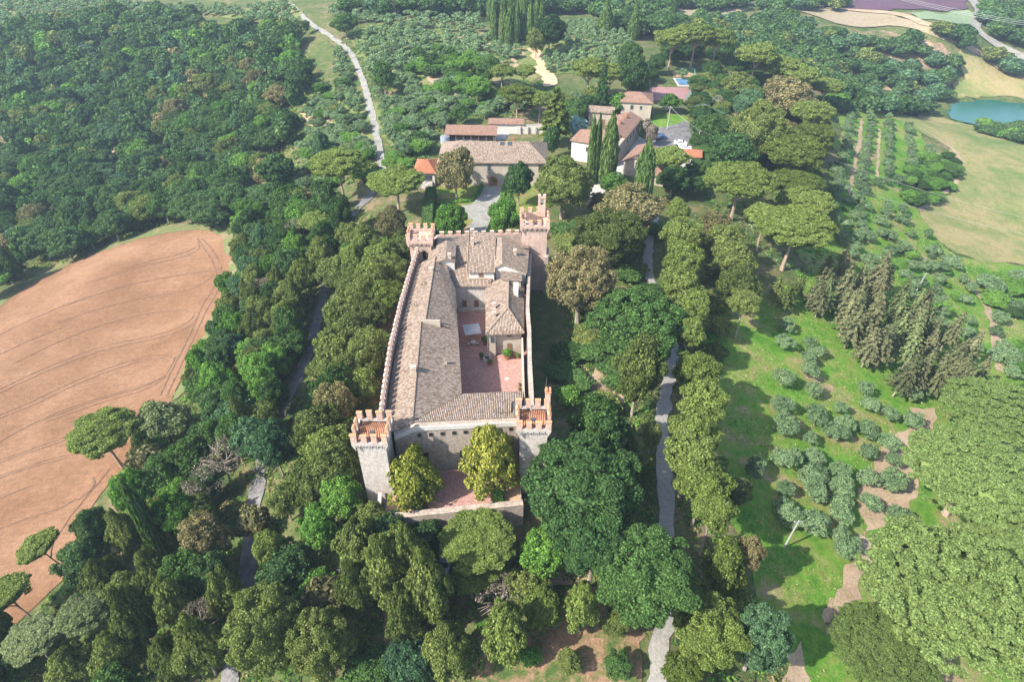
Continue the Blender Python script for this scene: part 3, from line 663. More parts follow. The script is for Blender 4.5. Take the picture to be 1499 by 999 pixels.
# terrace in front of the castle and its scarp
k_ = K(); k_.prism([(-18.6, 57.3), (1.4, 59.9), (1.2, 67.2), (-14, 66), (-18.4, 65)], -4, 2.0); tb = k_.build('terrace_base', M['stone2'], castle)
M['terrace_soil'] = mix_mat('terrace_soil', [(.40, .24, .14), (.46, .29, .18), (.25, .2, .08)], .5, 3)
sheet('terrace_soil', [(-18.4, 57.5), (1.2, 60.1), (1.2, 67.2), (-14, 66), (-18.2, 65)], 'terrace_soil', z=2.006, world=True, amp=0)
sheet('terrace_paving', [(-13.1, 58.3), (-2.6, 59.6), (-2.4, 67.1), (-11.9, 66)], 'paving', z=2.012, world=True, amp=0)
# court
sheet('court_paving', [(-17, 66.5), (3, 68), (3, 93), (3, 118), (-17, 118)], 'paving', z=3.0, world=True, amp=0)
k_ = K(); k_.cyl(-.9, 86.3, 3.0, 3.05, .35, k=14); k_.build('drain_cover', M['white'], castle)

# ---- roofs and walls of the ranges ----
def roof(name, pts, mat='roof', t=.22, label=None, parent=None):
    o = K().slab(pts, t).build(name, M[mat], parent or castle)
    if label: o['label'] = label
    return o
iF = (-7.9, 75.0); iB = (-10.9, 104.5)                    # inner eave of the long range
def ix(y): return iF[0] + (y - iF[1]) * (iB[0] - iF[0]) / (iB[1] - iF[1])
lw = K(); lw.bar((iF[0] - .5, iF[1] - .3, 2.9), (iB[0] - .5, iB[1], 2.9), .4, 6.8); lww = lw.build('court_facade', M['plaster'], castle)
for y in (79, 84, 89, 94, 99):
    q = K(); q.box(ix(y) - .34, ix(y) - .26, y - .5, y + .5, 5.2, 7.2); q.build('window', M['glass'], lww)
rl = roof('roof', [(-19.0, 65.9, 10.25), (-17.3, 65.9, 10.95), (-14.5, 66.6, 12.1), (-15.9, 91.3, 12.1), (-20.0, 91.3, 10.2)], label='outer slope of the long range roof, front half')
roof('roof', [(-14.5, 66.6, 12.1), (iF[0] - .0, iF[1], 9.9), (ix(91.3), 91.3, 9.9), (-15.9, 91.3, 12.1)], label='inner slope of the long range roof, front half')
roof('roof', [(-20.0, 91.3, 10.55), (-15.1, 91.3, 12.55), (-15.3, 112.5, 12.5), (-19.3, 112.5, 10.6)], label='outer slope of the long range roof, rear half')
roof('roof', [(-15.1, 91.3, 12.55), (ix(91.3), 91.3, 10.1), (iB[0], iB[1], 10.1), (-12.3, 108.2, 10.9), (-13.2, 112.5, 11.6), (-15.3, 112.5, 12.5)], label='inner slope of the long range roof, rear half')
k_ = K(); k_.bar((-15.9, 91.15, 10.9), (-12.6, 91.15, 10.9), .24, 1.55); k_.build('gable_wall', M['plaster'], castle)
# ridge tiles
for nm, a, b in (('ridge', (-14.5, 66.9, 12.12), (-15.9, 91.2, 12.12)), ('ridge', (-15.1, 91.4, 12.57), (-15.3, 112.5, 12.52))):
    k_ = K(); k_.tube([a, b], .12, 6); k_.build('ridge_tiles', M['roof'], castle)
# front range, slope falling to the court, valley with the long range
roof('roof', [(-14.3, 66.75, 12.1), (1.0, 68.2, 11.7), (1.9, 75.9, 9.7), (-7.7, 75.05, 9.9)], label='striped tile slope of the front range beside the turreted tower')
roof('roof_patch', [(-2.2, 69.0, 11.75), (-.1, 69.2, 11.72), (.0, 72.4, 10.92), (-2.1, 72.3, 10.95)], t=.12)
k_ = K(); k_.bar((-8.3, 74.7, 2.9), (1.9, 75.5, 2.9), .35, 6.5); k_.build('court_facade', M['plaster'], castle)
# rear block main slopes
roof('roof', [(-14.6, 107.0, 9.0), (-4.2, 107.0, 9.0), (-3.2, 117.5, 11.9), (-15.6, 117.5, 11.9)], label='main slope of the rear block above the court')
roof('roof', [(-15.6, 117.5, 11.9), (3.6, 117.5, 11.7), (2.6, 126.7, 9.5), (-16.2, 125.7, 9.6)], label='rear slope of the rear block facing the garden')
roof('roof', [(-17.2, 112.4, 10.6), (-15.3, 112.4, 11.3), (-15.3, 118, 11.9), (-17.2, 118, 11.1)])
roof('roof', [(-15.4, 110.4, 12.3), (-13.2, 110.6, 13.0), (-13.4, 118, 13.1), (-15.6, 118, 12.4)], label='small raised roof beside the brick rear tower')
roof('roof', [(-13.2, 110.6, 13.0), (-11.3, 110.8, 12.4), (-11.5, 118, 12.4), (-13.4, 118, 13.1)])
k_ = K(); k_.prism([(-15.2, 110.9), (-11.5, 111.1), (-11.6, 117.7), (-15.3, 117.7)], 9.5, [12.1, 12.2, 12.2, 12.15]); k_.build('raised_wall', M['white'], castle)
k_ = K(); k_.face([(-15.2, 110.85, 12.05), (-11.5, 111.05, 12.1), (-13.2, 110.95, 12.8)]); k_.build('gable_wall', M['white'], castle)
bw_ = K(); bw_.prism([(-14.6, 107.6), (-4.4, 107.6), (-4.4, 108), (-14.6, 108)], 2.9, 8.75); bwo = bw_.build('court_facade', M['stone'], castle)
for x in (-9.6, -7.2):
    q = K(); q.box(x - .45, x + .45, 107.5, 107.58, 3.0, 5.2); q.build('door', M['wood'], bwo)
k_ = K(); k_.box(-10.9, -4.9, 106.7, 107.58, 3.0, 3.6); k_.build('step', M['stone'], castle)
# central raised block with white wall and window
k_ = K(); k_.prism([(-8.5, 109.0), (-3.55, 109.0), (-3.6, 121), (-8.7, 121)], 8.5, [11.0, 11.0, 12.6, 12.6]); cb_ = k_.build('raised_wall', M['white'], castle)
q = K(); q.box(-6.6, -5.7, 108.92, 108.97, 9.85, 10.75); q.build('window', M['wood'], cb_)
roof('roof', [(-8.8, 108.6, 11.25), (-3.3, 108.6, 11.25), (-3.35, 121.3, 13.1), (-9.0, 121.3, 13.1)], label='raised middle roof above a white wall with one window')
k_ = K(); k_.tube([(-8.85, 108.8, 11.3), (-9.05, 121.3, 13.15)], .13, 6); k_.build('verge_tiles', M['roof'], castle)
# right gabled block
k_ = K(); k_.face([(-3.3, 110.2, 8.2), (2.75, 109.2, 8.2), (2.75, 109.2, 10.8), (-1.9, 109.95, 12.2), (-3.3, 110.2, 11.3)])
k_.face([(2.75, 109.2, 8.2), (3.2, 118, 8.2), (3.2, 118, 10.8), (2.75, 109.2, 10.8)]); k_.build('gable_wall', M['white'], castle)
roof('roof', [(-1.9, 109.6, 12.45), (3.0, 108.8, 10.95), (3.7, 119.5, 10.95), (-2.2, 119.8, 13.0)], label='broad slope over the white gable beside the shaded curtain wall')
roof('roof', [(-3.55, 109.9, 11.5), (-1.9, 109.6, 12.45), (-2.2, 119.8, 13.0), (-3.5, 119.8, 12.3)])
# east building in the court
eb = K(); eb.prism([(-4.2, 93.2), (1.7, 93.5), (1.7, 109.5), (-4.8, 109.5)], 2.9, 8.3); ebo = eb.build('east_range', M['plaster'], castle); ebo['label'] = 'cream building with hipped roof standing in the court'
eb = K(); eb.prism([(-4.32, 92.5), (-3.0, 92.55), (-3.0, 93.2), (-4.25, 93.2)], 2.95, 8.3); eb.build('pier', M['plaster'], ebo)
for x0, x1, z0, z1 in ((-.9, -.1, 3.6, 5.5), (-.9, -.1, 7.0, 7.8)):
    q = K(); q.box(x0, x1, 93.28, 93.36, z0, z1); q.build('window', M['wood'], ebo)
q = K(); q.box(-3.9, -3.3, 92.4, 92.48, 6.4, 7.6); q.build('window', M['glass'], ebo)
ap = (-.7, 97.4, 10.6); bk = (-.6, 108.4, 10.7)
roof('roof', [(-4.75, 92.1, 8.45), (2.2, 92.6, 8.45), ap], label='hip end of the east range roof')
roof('roof', [(-4.75, 92.1, 8.45), ap, bk, (-5.3, 108.4, 8.5)], label='court side slope of the east range roof')
roof('roof', [(2.2, 92.6, 8.45), (2.45, 108.4, 8.7), bk, ap])
for a, b in (((-4.75, 92.1, 8.5), ap), ((2.2, 92.6, 8.5), ap), (ap, bk)):
    k_ = K(); k_.tube([(a[0], a[1], a[2] + .03), (b[0], b[1], b[2] + .03)], .12, 6); k_.build('ridge_tiles', M['roof'], castle)
k_ = K(); k_.prism([(-2.0, 106.4), (1.7, 106.4), (1.7, 109.0), (-2.0, 109.0)], 8.5, [11.0, 10.6, 10.6, 11.0]); k_.build('raised_wall', M['plaster'], castle)
roof('roof', [(-2.2, 106.1, 11.3), (1.95, 106.1, 10.85), (1.95, 109.0, 10.85), (-2.2, 109.0, 11.3)])
k_ = K(); k_.prism([(.3, 102.6), (1.2, 102.6), (1.2, 104.6), (.3, 104.6)], 9.3, [10.9, 10.9, 11.5, 11.5]); k_.build('dormer', M['white'], castle)
def chimney(x, y, z, h, wd=.5, m='plaster', hat=True):
    k_ = K(); k_.box(x - wd/2, x + wd/2, y - wd*.4, y + wd*.4, z - .6, z + h); ch = k_.build('chimney', M[m], castle)
    k_ = K(); k_.box(x - wd*.62, x + wd*.62, y - wd*.52, y + wd*.52, z + h, z + h + .1)
    if hat: k_.slab([(x - wd*.6, y - wd*.5, z + h + .4), (x + wd*.6, y - wd*.5, z + h + .4), (x + wd*.6, y, z + h + .55), (x - wd*.6, y, z + h + .55)], .08).slab([(x - wd*.6, y, z + h + .55), (x + wd*.6, y, z + h + .55), (x + wd*.6, y + wd*.5, z + h + .4), (x - wd*.6, y + wd*.5, z + h + .4)], .08); k_.box(x - wd*.5, x + wd*.5, y - wd*.1, y + wd*.1, z + h + .1, z + h + .42)
    k_.build('chimney_cap', M['cap2'] if hat else M['roof'], ch)
for c_ in [(-15.6, 77.8, 11.7, 1.2, .8), (-10.9, 81.5, 10.9, .5, .4), (-12.4, 111.4, 12.4, 1.1, .6), (-3.3, 99.0, 9.2, 1.0, .55), (-3.3, 96.3, 9.2, .9, .6), (.6, 114.3, 11.9, .8, .6), (-15.6, 107.0, 12.2, .7, .5), (-16.8, 103.2, 11.8, .3, .9), (-17.2, 96.8, 11.6, .3, .9), (-8.1, 117.2, 12.8, .8, .5), (-8.6, 124.5, 10.0, 1.8, .7), (-16.7, 109, 11.5, .4, 1.0)]:
    chimney(*c_[:4], wd=c_[4], hat=c_[3] > .6)
k_ = K(); k_.tube([(-4.45, 92.4, 8.3), (-4.45, 92.4, 3.1)], .06, 6); k_.tube([(-2.9, 92.9, 8.3), (-2.9, 92.9, 3.1)], .06, 6); k_.build('downpipe', M['metal'], castle)

# ---- things in the court ----
u = thing('parasol', 'square pale canvas parasol standing in the shaded part of the court', 'parasol', (-7.6, 97.9, 3.0), R_(12))
b = MB(); e = 1.55
for i in range(4):
    c0 = [(-e, -e), (e, -e), (e, e), (-e, e)][i]; c1 = [(e, -e), (e, e), (-e, e), (-e, -e)][i]
    b.face([(*c0, 2.35), (*c1, 2.35), (0, 0, 2.75)]); b.face([(*c0, 2.15), (*c1, 2.15), (*c1, 2.35), (*c0, 2.35)])
    b.face([(0, 0, 2.7), (*c1, 2.3), (*c0, 2.3)])
b.build('canopy', M['canvas'], u); MB().cyl(0, 0, 0, 2.75, .04).build('pole', M['metal'], u); MB().box(-.35, .35, -.35, .35, 0, .08).build('foot', M['concrete'], u)
t = thing('garden_table', 'small garden table under the edge of the canvas parasol', 'table', (-7.3, 96.0, 3.0))
MB().cyl(0, 0, .7, .75, .5, k=16).build('table_top', M['white'], t); MB().cyl(0, 0, 0, .7, .05).cyl(0, 0, 0, .04, .28).build('pedestal', M['metal'], t)
def chair(x, y, a, lab):
    t = thing('garden_chair', lab, 'chair', (x, y, 3.0), a, 'garden chairs in the court')
    MB().box(-.22, .22, -.22, .22, .43, .47).build('seat', M['white'], t); MB().box(-.22, .22, .19, .23, .5, .9).build('backrest', M['white'], t)
    for s in (-1, 1):
        for q in (-1, 1): MB().box(s*.2-.02, s*.2+.02, q*.2-.02, q*.2+.02, 0, .43).build('leg', M['metal'], t)
chair(-8.1, 95.8, R_(90), 'white garden chair beside the small table, nearer the long range'); chair(-6.5, 95.9, R_(-90), 'white garden chair beside the small table, nearer the cream building')
t = thing('stone_well', 'round pale stone well head at the corner of the cream court building', 'well', (-4.6, 91.2, 3.0))
b = MB(); b.tube([(0, 0, 0), (0, 0, .85)], [.75, .7], 14); b.build('well_ring', M['stone'], t); MB().cyl(0, 0, .85, .92, .5, k=14).build('well_cover', M['dark'], t)
b = MB(); b.tube([(-.65, 0, .8), (-.6, 0, 1.7), (0, 0, 2.0), (.6, 0, 1.7), (.65, 0, .8)], .04, 5); b.build('iron_hoop', M['metal'], t)
# ================= retaining walls and garden of the castle =================
def wallthing(name, label, cat, pts, th, ztop, z0, mat, cap=None, group=None):
    c = pts[0]; off = (c[0], c[1], z0)
    t = thing(name, label, cat, off, group=group)
    b = MB(off)
    for a, d in zip(pts, pts[1:]): b.bar((a[0], a[1], z0), (d[0], d[1], z0), th, ztop - z0)
    b.build('wall_body', mat, t)
    if cap:
        b = MB(off)
        for a, d in zip(pts, pts[1:]): b.bar((a[0], a[1], ztop), (d[0], d[1], ztop), th + .12, .1)
        b.build('coping', cap, t)
    return t
wallthing('retaining_wall', 'rough pale stone retaining wall below the terracotta front terrace', 'wall', [(-18.9, 56.9), (1.6, 59.5)], .9, 2.7, -5.5, M['stone2'], M['stone2'])
wallthing('garden_wall', 'narrow stone wall running from the front tower down beside the terrace', 'wall', [(-19.0, 57.2), (-19.4, 60.9)], .4, 3.2, -3, M['stone2'], M['stone'])
# ================= houses =================
def hip_roof(b, w, d, z, rise, ov=.5, hip=None, t=.18):
    """hipped (hip>0) or gabled roof over a w x d footprint centred on the origin, ridge along x"""
    x, y = w / 2 + ov, d / 2 + ov; h = (d / 2 if hip is None else hip); rx = max(.05, x - h) if h else x
    A = [(-x, -y, z), (x, -y, z), (x, y, z), (-x, y, z)]; R0 = (-rx, 0, z + rise); R1 = (rx, 0, z + rise)
    b.slab([A[0], A[1], R1, R0], t); b.slab([A[2], A[3], R0, R1], t)
    if h: b.slab([A[1], A[2], R1], t); b.slab([A[3], A[0], R0], t)
    return b
def house(name, label, loc, rz, w, d, wh, rise, wall, rf, hip=None, wins=(), doors=(), chim=(), cat='house', ov=.5, depth=3):
    t = thing(name, label, cat, loc, rz)
    b = MB(); b.box(-w/2, w/2, -d/2, d/2, -depth, wh)
    if hip == 0:
        for s in (-1, 1): b.face([(s*w/2, -s*d/2, wh), (s*w/2, s*d/2, wh), (s*w/2, 0, wh + rise*.96)])
    wl = b.build('wall', wall, t)
    rr = hip_roof(MB(), w, d, wh + .12, rise, ov, hip).build('roof', rf, t)
    for side, u, z0, ww, hh, mt in wins:
        def bx(m, uu0, uu1, zz0, zz1, o0, o1):
            if side == 'f': m.box(uu0, uu1, -d/2 - o1, -d/2 - o0, zz0, zz1)
            elif side == 'b': m.box(uu0, uu1, d/2 + o0, d/2 + o1, zz0, zz1)
            elif side == 'r': m.box(w/2 + o0, w/2 + o1, uu0, uu1, zz0, zz1)
            else: m.box(-w/2 - o1, -w/2 - o0, uu0, uu1, zz0, zz1)
            return m
        f = bx(MB(), u - ww/2, u + ww/2, z0, z0 + hh, .003, .06).build('window', mt, t)
        bx(MB(), u - ww/2 + .1, u + ww/2 - .1, z0 + .1, z0 + hh - .1, .062, .08).build('pane', M['glass'], f)
        bx(MB(), u - ww/2 - .1, u + ww/2 + .1, z0 - .12, z0 - .01, .003, .14).build('sill', M['stone'], f)
    for side, u, ww, hh in doors:
        m = MB()
        if side == 'f': m.box(u - ww/2, u + ww/2, -d/2 - .07, -d/2 - .003, 0, hh)
        elif side == 'r': m.box(w/2 + .003, w/2 + .07, u - ww/2, u + ww/2, 0, hh)
        dd = m.build('door', M['wood'], t)
    for x, y, zz, hh, ww in chim:
        c = MB().box(x - ww/2, x + ww/2, y - ww/2, y + ww/2, zz, zz + hh).build('chimney', M['rust'], rr)
    return t
# long palazzo
pz = house('farm_palace', 'long cream building with grey tiled roof and arched brown door facing the garden', (-5.2, 177.6, 0), R_(-1), 29.5, 14.0, 7.6, 3.2, M['plaster'], M['roof'], hip=5.5, cat='building', ov=.6,
    wins=[('f', -6.2, 5.3, 1.1, 1.7, M['wood']), ('f', -1.0, 5.3, 1.1, 1.7, M['stone']), ('f', 5.2, 5.3, 1.2, 1.7, M['wood']), ('f', 13.2, 5.3, 1.2, 1.7, M['wood']), ('f', 3.6, 1.5, .9, 1.4, M['wood']), ('f', 9.3, 1.5, 1.0, 1.4, M['wood']), ('f', 9.3, 5.3, 1.1, 1.7, M['wood'])],
    chim=[(5.5, 1.5, 9.6, 1.8, .9)])
b = MB(); b.prism([(-1.3, -7.1), (1.3, -7.1), (1.3, -7.01), (-1.3, -7.01)], 0, 2.4)
pts = [(1.3 * math.cos(math.pi * k / 10), 2.4 + 1.3 * math.sin(math.pi * k / 10)) for k in range(11)]
b.face([(x, -7.1, z) for x, z in pts[::-1]]); dd = b.build('arched_door', M['rust'], pz)
b = MB(); pts2 = [(1.65 * math.cos(math.pi * k / 10), 2.4 + 1.65 * math.sin(math.pi * k / 10)) for k in range(11)]
for k in range(10): b.face([(pts[k][0], -7.14, pts[k][1]), (pts2[k][0], -7.14, pts2[k][1]), (pts2[k+1][0], -7.14, pts2[k+1][1]), (pts[k+1][0], -7.14, pts[k+1][1])])
b.box(-1.65, -1.3, -7.14, -7.0, 0, 2.4).box(1.3, 1.65, -7.14, -7.0, 0, 2.4); b.build('door_surround', M['plaster'], pz)
for x in (1.8, 4.0):
    def zr_(y): return 7.72 + 3.2 * (y + 7.6) / 7.6
    MB().slab([(x, -1.5, zr_(-1.5) + .08), (x + 1.3, -1.5, zr_(-1.5) + .08), (x + 1.3, -.3, zr_(-.3) + .08), (x, -.3, zr_(-.3) + .08)], .06).build('skylight', M['glass'], pz)
# red roofed loggia annexe with outside stair
lg = house('loggia_annexe', 'small white annexe with bright orange roof and outside stairs beside the long building', (-24.2, 174.6, -1.5), R_(-2), 5.6, 9.0, 6.3, 1.9, M['white'], M['roof3'], hip=2.8, cat='building',
    wins=[('f', .8, 4.0, 2.6, 1.5, M['dark'])])
b = MB()
for i in range(9): b.box(-1.6 + i * .42, -1.6 + (i + 1) * .42, -5.6, -4.51, 0, 1.4 + i * .3)
b.build('stair', M['stone'], lg)
b = MB().tube([(-1.6, -5.62, 2.3), (2.2, -5.62, 5.0)], .06, 5).tube([(-1.6, -5.62, 1.6), (2.2, -5.62, 4.3)], .04, 5); b.build('handrail', M['dark'], lg)
# open shed with tiled lean-to roof
t = thing('open_shed', 'long low open shed with reddish tiled roof behind the long building', 'shed', (-13.2, 207.0, -.3), R_(-3))
b = MB(); b.box(-8, 8, 1.8, 2.1, -1, 3.4).box(-8, -7.7, -1.8, 1.8, -1, 3.0).box(7.7, 8, -1.8, 1.8, -1, 3.0); b.build('wall', M['white'], t)
MB().slab([(-8.5, -2.6, 2.9), (8.5, -2.6, 2.9), (8.5, 2.6, 4.2), (-8.5, 2.6, 4.2)], .2).build('roof', M['roof2'], t)
for i in range(7): MB().box(-7.4 + i * 2.45, -7.15 + i * 2.45, -2.2, -1.95, -1, 2.85).build('post', M['wood'], t)
MB().box(-7.6, 7.6, 1.0, 1.7, 0, 1.1).build('stored_timber', M['wood'], t)
house('low_shed', 'squat shed with brown roof just behind the open shed', (-1.8, 214.5, 0), R_(-3), 11, 4.5, 3.3, .9, M['white'], M['roof2'], hip=0, cat='shed')
wallthing('courtyard_wall', 'cream buttressed garden wall under the tall umbrella pines', 'wall', [(1.6, 212.0), (15.8, 212.6)], .35, 2.9, -.6, M['white'], M['stone'])
cwt = bpy.data.objects['courtyard_wall']
for i in range(6):
    MB().box(1.0 + i * 2.5, 1.3 + i * 2.5, -.55, -.19, 0, 3.2).build('buttress', M['stone'], cwt)
t = thing('round_tank', 'blue grey drum shaped tank standing at the corner of the open shed', 'tank', (-21.5, 203.5, -1))
MB().cyl(0, 0, 0, 3.4, 1.5, k=18).build('drum', M['tank'] if 'tank' in M else plain('tank_metal', (.42, .5, .62), .35, .5, .3), t); MB().tube([(0, 0, 3.4), (0, 0, 4.0)], [1.55, .1], 18).build('lid', M['metal'], t)
# white farmhouse + stone wing (house B)
def frame_of(p0, p1, z):   # helper: midpoint, angle, length of a facade line
    a = Vector(at(*p0, z)); b = Vector(at(*p1, z)); d = b - a; return (a + b) / 2, math.atan2(d.y, d.x), d.length
fb_ = thing('white_farmhouse', 'white fronted farmhouse with red roof and long stone wing behind two cypresses', 'house', (23.6, 187.5, 0), R_(-24))
b = MB(); b.box(-6.2, 6.2, 0, 9, -2, 6.4); fw_ = b.build('wall', M['white'], fb_)
b = MB(); b.slab([(-6.7, -.5, 6.5), (6.7, -.5, 6.5), (4.4, 4.6, 8.6), (-3.0, 4.6, 8.6)], .2).slab([(-6.7, 9.4, 6.5), (-6.7, -.5, 6.5), (-3.0, 4.6, 8.6)], .2).slab([(6.7, 9.0, 6.5), (-6.7, 9.4, 6.5), (-3.0, 4.6, 8.6), (4.4, 4.6, 8.6)], .2).slab([(6.7, -.5, 6.5), (6.7, 9.0, 6.5), (4.4, 4.6, 8.6)], .2); b.build('roof', M['roof3b'] if 'roof3b' in M else M['roof2'], fb_)
wg = MB().box(.6, 8.0, 9.002, 25.5, -2, 6.6).build('stone_wing', M['stone2'], fb_)
b = MB(); b.slab([(8.4, 7.6, 6.7), (8.4, 26.0, 6.7), (4.3, 26.0, 8.4), (4.3, 7.6, 8.4)], .2).slab([(4.3, 7.6, 8.4), (4.3, 26.0, 8.4), (.2, 26.0, 6.7), (.2, 7.6, 6.7)], .2); b.build('wing_roof', M['roof2'], fb_)
MB().box(6.202, 8.0, .6, 9.0, -2, 6.3).build('side_wall', M['stone2'], fb_)
for y in (3, 11, 14.5, 18, 21.5, 24.3):
    f = MB().box(8.003, 8.06, y - .5, y + .5, 3.9, 5.3).build('window', M['wood'], fb_); MB().box(8.062, 8.08, y - .38, y + .38, 4.0, 5.2).build('pane', M['glass'], f)
for x in (-1.2, 3.0):
    f = MB().box(x - .5, x + .5, -.06, -.003, 3.6, 5.1).build('window', M['stone'], fb_); MB().box(x - .38, x + .38, -.08, -.062, 3.7, 5.0).build('pane', M['glass'], f)
MB().box(3.2, 6.6, -2.6, -.003, -2, 2.9).build('porch', M['stone2'], fb_)
for x, y in ((4.3, 14.0), (4.5, 20.0), (-1.0, 4.6)): MB().box(x - .35, x + .35, y - .3, y + .3, 8.0, 9.4).build('chimney', M['rust'], fb_)
house('stone_outbuilding', 'little grey tiled outbuilding just behind the white farmhouse', (30.6, 222.5, 0), R_(-12), 8.0, 5.2, 4.4, 1.2, M['stone2'], M['roof'], hip=0, cat='outbuilding', doors=[('f', 1, 1.4, 2.1)])
house('cream_farmhouse', 'square cream farmhouse with hipped brown roof beside the tennis court', (43.4, 229.2, 0), R_(-9), 10.2, 10.0, 6.3, 2.0, M['plaster'], M['roof2'], hip=4.6, wins=[('f', -1.5, 3.9, 1.0, 1.4, M['dark']), ('f', 1.6, 3.9, 1.0, 1.4, M['stone']), ('r', -2, 3.9, 1.0, 1.3, M['wood']), ('r', 2, 3.9, 1.0, 1.3, M['wood'])], doors=[('f', -2.6, 2.6, 2.0)])
hd = house('stone_barn', 'brown stone barn with pinkish tiled roof standing between the tall cypresses', (38.2, 184.0, -.6), R_(62), 12, 6.5, 4.8, 1.4, M['stone2'], M['roof2'], hip=0, cat='barn', wins=[('f', -2, 2.4, .9, 1.1, M['wood'])], doors=[('r', 0, 1.2, 2.2)])
house('orange_roof_hut', 'small white hut with orange tiles partly under the umbrella pine near the parked cars', (53.8, 189.2, -1), R_(-8), 6, 5, 3.6, 1.2, M['white'], M['roof3'], hip=0, cat='hut')
house('hidden_cottage', 'pale cottage half hidden by pines below the barn', (43.0, 176.5, -1.2), R_(-15), 7, 5.5, 3.4, 1.2, M['plaster'], M['roof2'], hip=0, cat='cottage')
def far_house(label, px, py, z, w, d, h, rz, wm, rm, name='villa'):
    x, y, g = gnd(px, py); return house(name, label, (x, y, g), R_(rz), w, d, h, 2.0, wm, rm, hip=0 if name == 'farm_shed' else None, cat='house', wins=[('f', -2, h*.55, 1.2, 1.3, M['wood']), ('f', 2, h*.55, 1.2, 1.3, M['wood']), ('r', 0, h*.55, 1.2, 1.3, M['wood'])])
far_house('distant grey villa with tiled roof at the top of the olive grove', 660, 16, 0, 11, 12, 7, 20, M['concrete'], M['roof2'])
far_house('distant low house with pale roof next to the grey villa', 632, 12, 0, 13, 9, 4.5, 5, M['plaster'], M['roof'], 'low_house')
far_house('distant white shed roof glimpsed left of the low house', 603, 14, 0, 10, 7, 4, -8, M['white'], M['white'], 'farm_shed')
far_house('distant pale cottage behind the dark trees right of the pond', 948, 9, 0, 8, 7, 6, 10, M['plaster'], M['roof2'], 'cottage')

# tennis court with green fence, pool
def quad_at(px, z): return [at(*p, z) for p in px]
tc = [(955,125),(1014,127),(1002,152),(972,150),(948,146)]
sheet('tennis_court', [(950,128),(1015,130),(1003,153),(950,148)], mix_mat('clay_court', [(.27, .15, .15), (.33, .19, .18)], .2, 4), .18, 2, .1)
fp = [gnd(*p) for p in [(949,151),(952,118),(960,110),(1016,112),(1017,128),(1002,155)]]
t = thing('court_fence', 'green wire fence on posts around the dark red tennis court', 'fence', fp[0])
b = MB(fp[0])
for a, c in zip(fp, fp[1:]): 
    L = math.dist(a[:2], c[:2]); n = max(2, int(L / .5))
    for zz in (.1, 1.0, 2.0, 3.0): b.tube([(a[0], a[1], a[2] + zz), (c[0], c[1], c[2] + zz)], .04, 4)
    for i in range(n): 
        q = [a[k] + (c[k] - a[k]) * i / n for k in range(3)]; b.tube([(q[0], q[1], q[2]), (q[0], q[1], q[2] + 3)], .02, 3)
M['net'] = plain('green_net', (.08, .2, .17), .6)
b.build('netting', M['net'], t)
for a in fp: MB(fp[0]).tube([a, (a[0], a[1], a[2] + 3.2)], .07, 6).build('post', M['net'], t)
pl = [at(*p, -.4) for p in [(990,116),(1016,117),(1016,126),(994,125)]]
t = thing('swimming_pool', 'blue swimming pool with pale rim beyond the tennis court', 'pool', pl[0])
x0 = min(p[0] for p in pl); x1 = max(p[0] for p in pl); y0 = min(p[1] for p in pl); y1 = max(p[1] for p in pl)
MB(pl[0]).box(x0-.6, x1+.6, y0-.6, y0, -.8, -.05).box(x0-.6, x1+.6, y1, y1+.6, -.8, -.05).box(x0-.6, x0, y0, y1, -.8, -.05).box(x1, x1+.6, y0, y1, -.8, -.05).build('rim', M['stone'], t)
MB(pl[0]).box(x0, x1, y0, y1, -.9, -.2).build('water', water_mat('pool_water', (.06, .15, .24)), t)
sheet('pool_terrace', [(985,106),(1030,108),(1032,116),(1020,128),(1016,114),(985,113)], 'terrace_soil', .2, 2, .3)

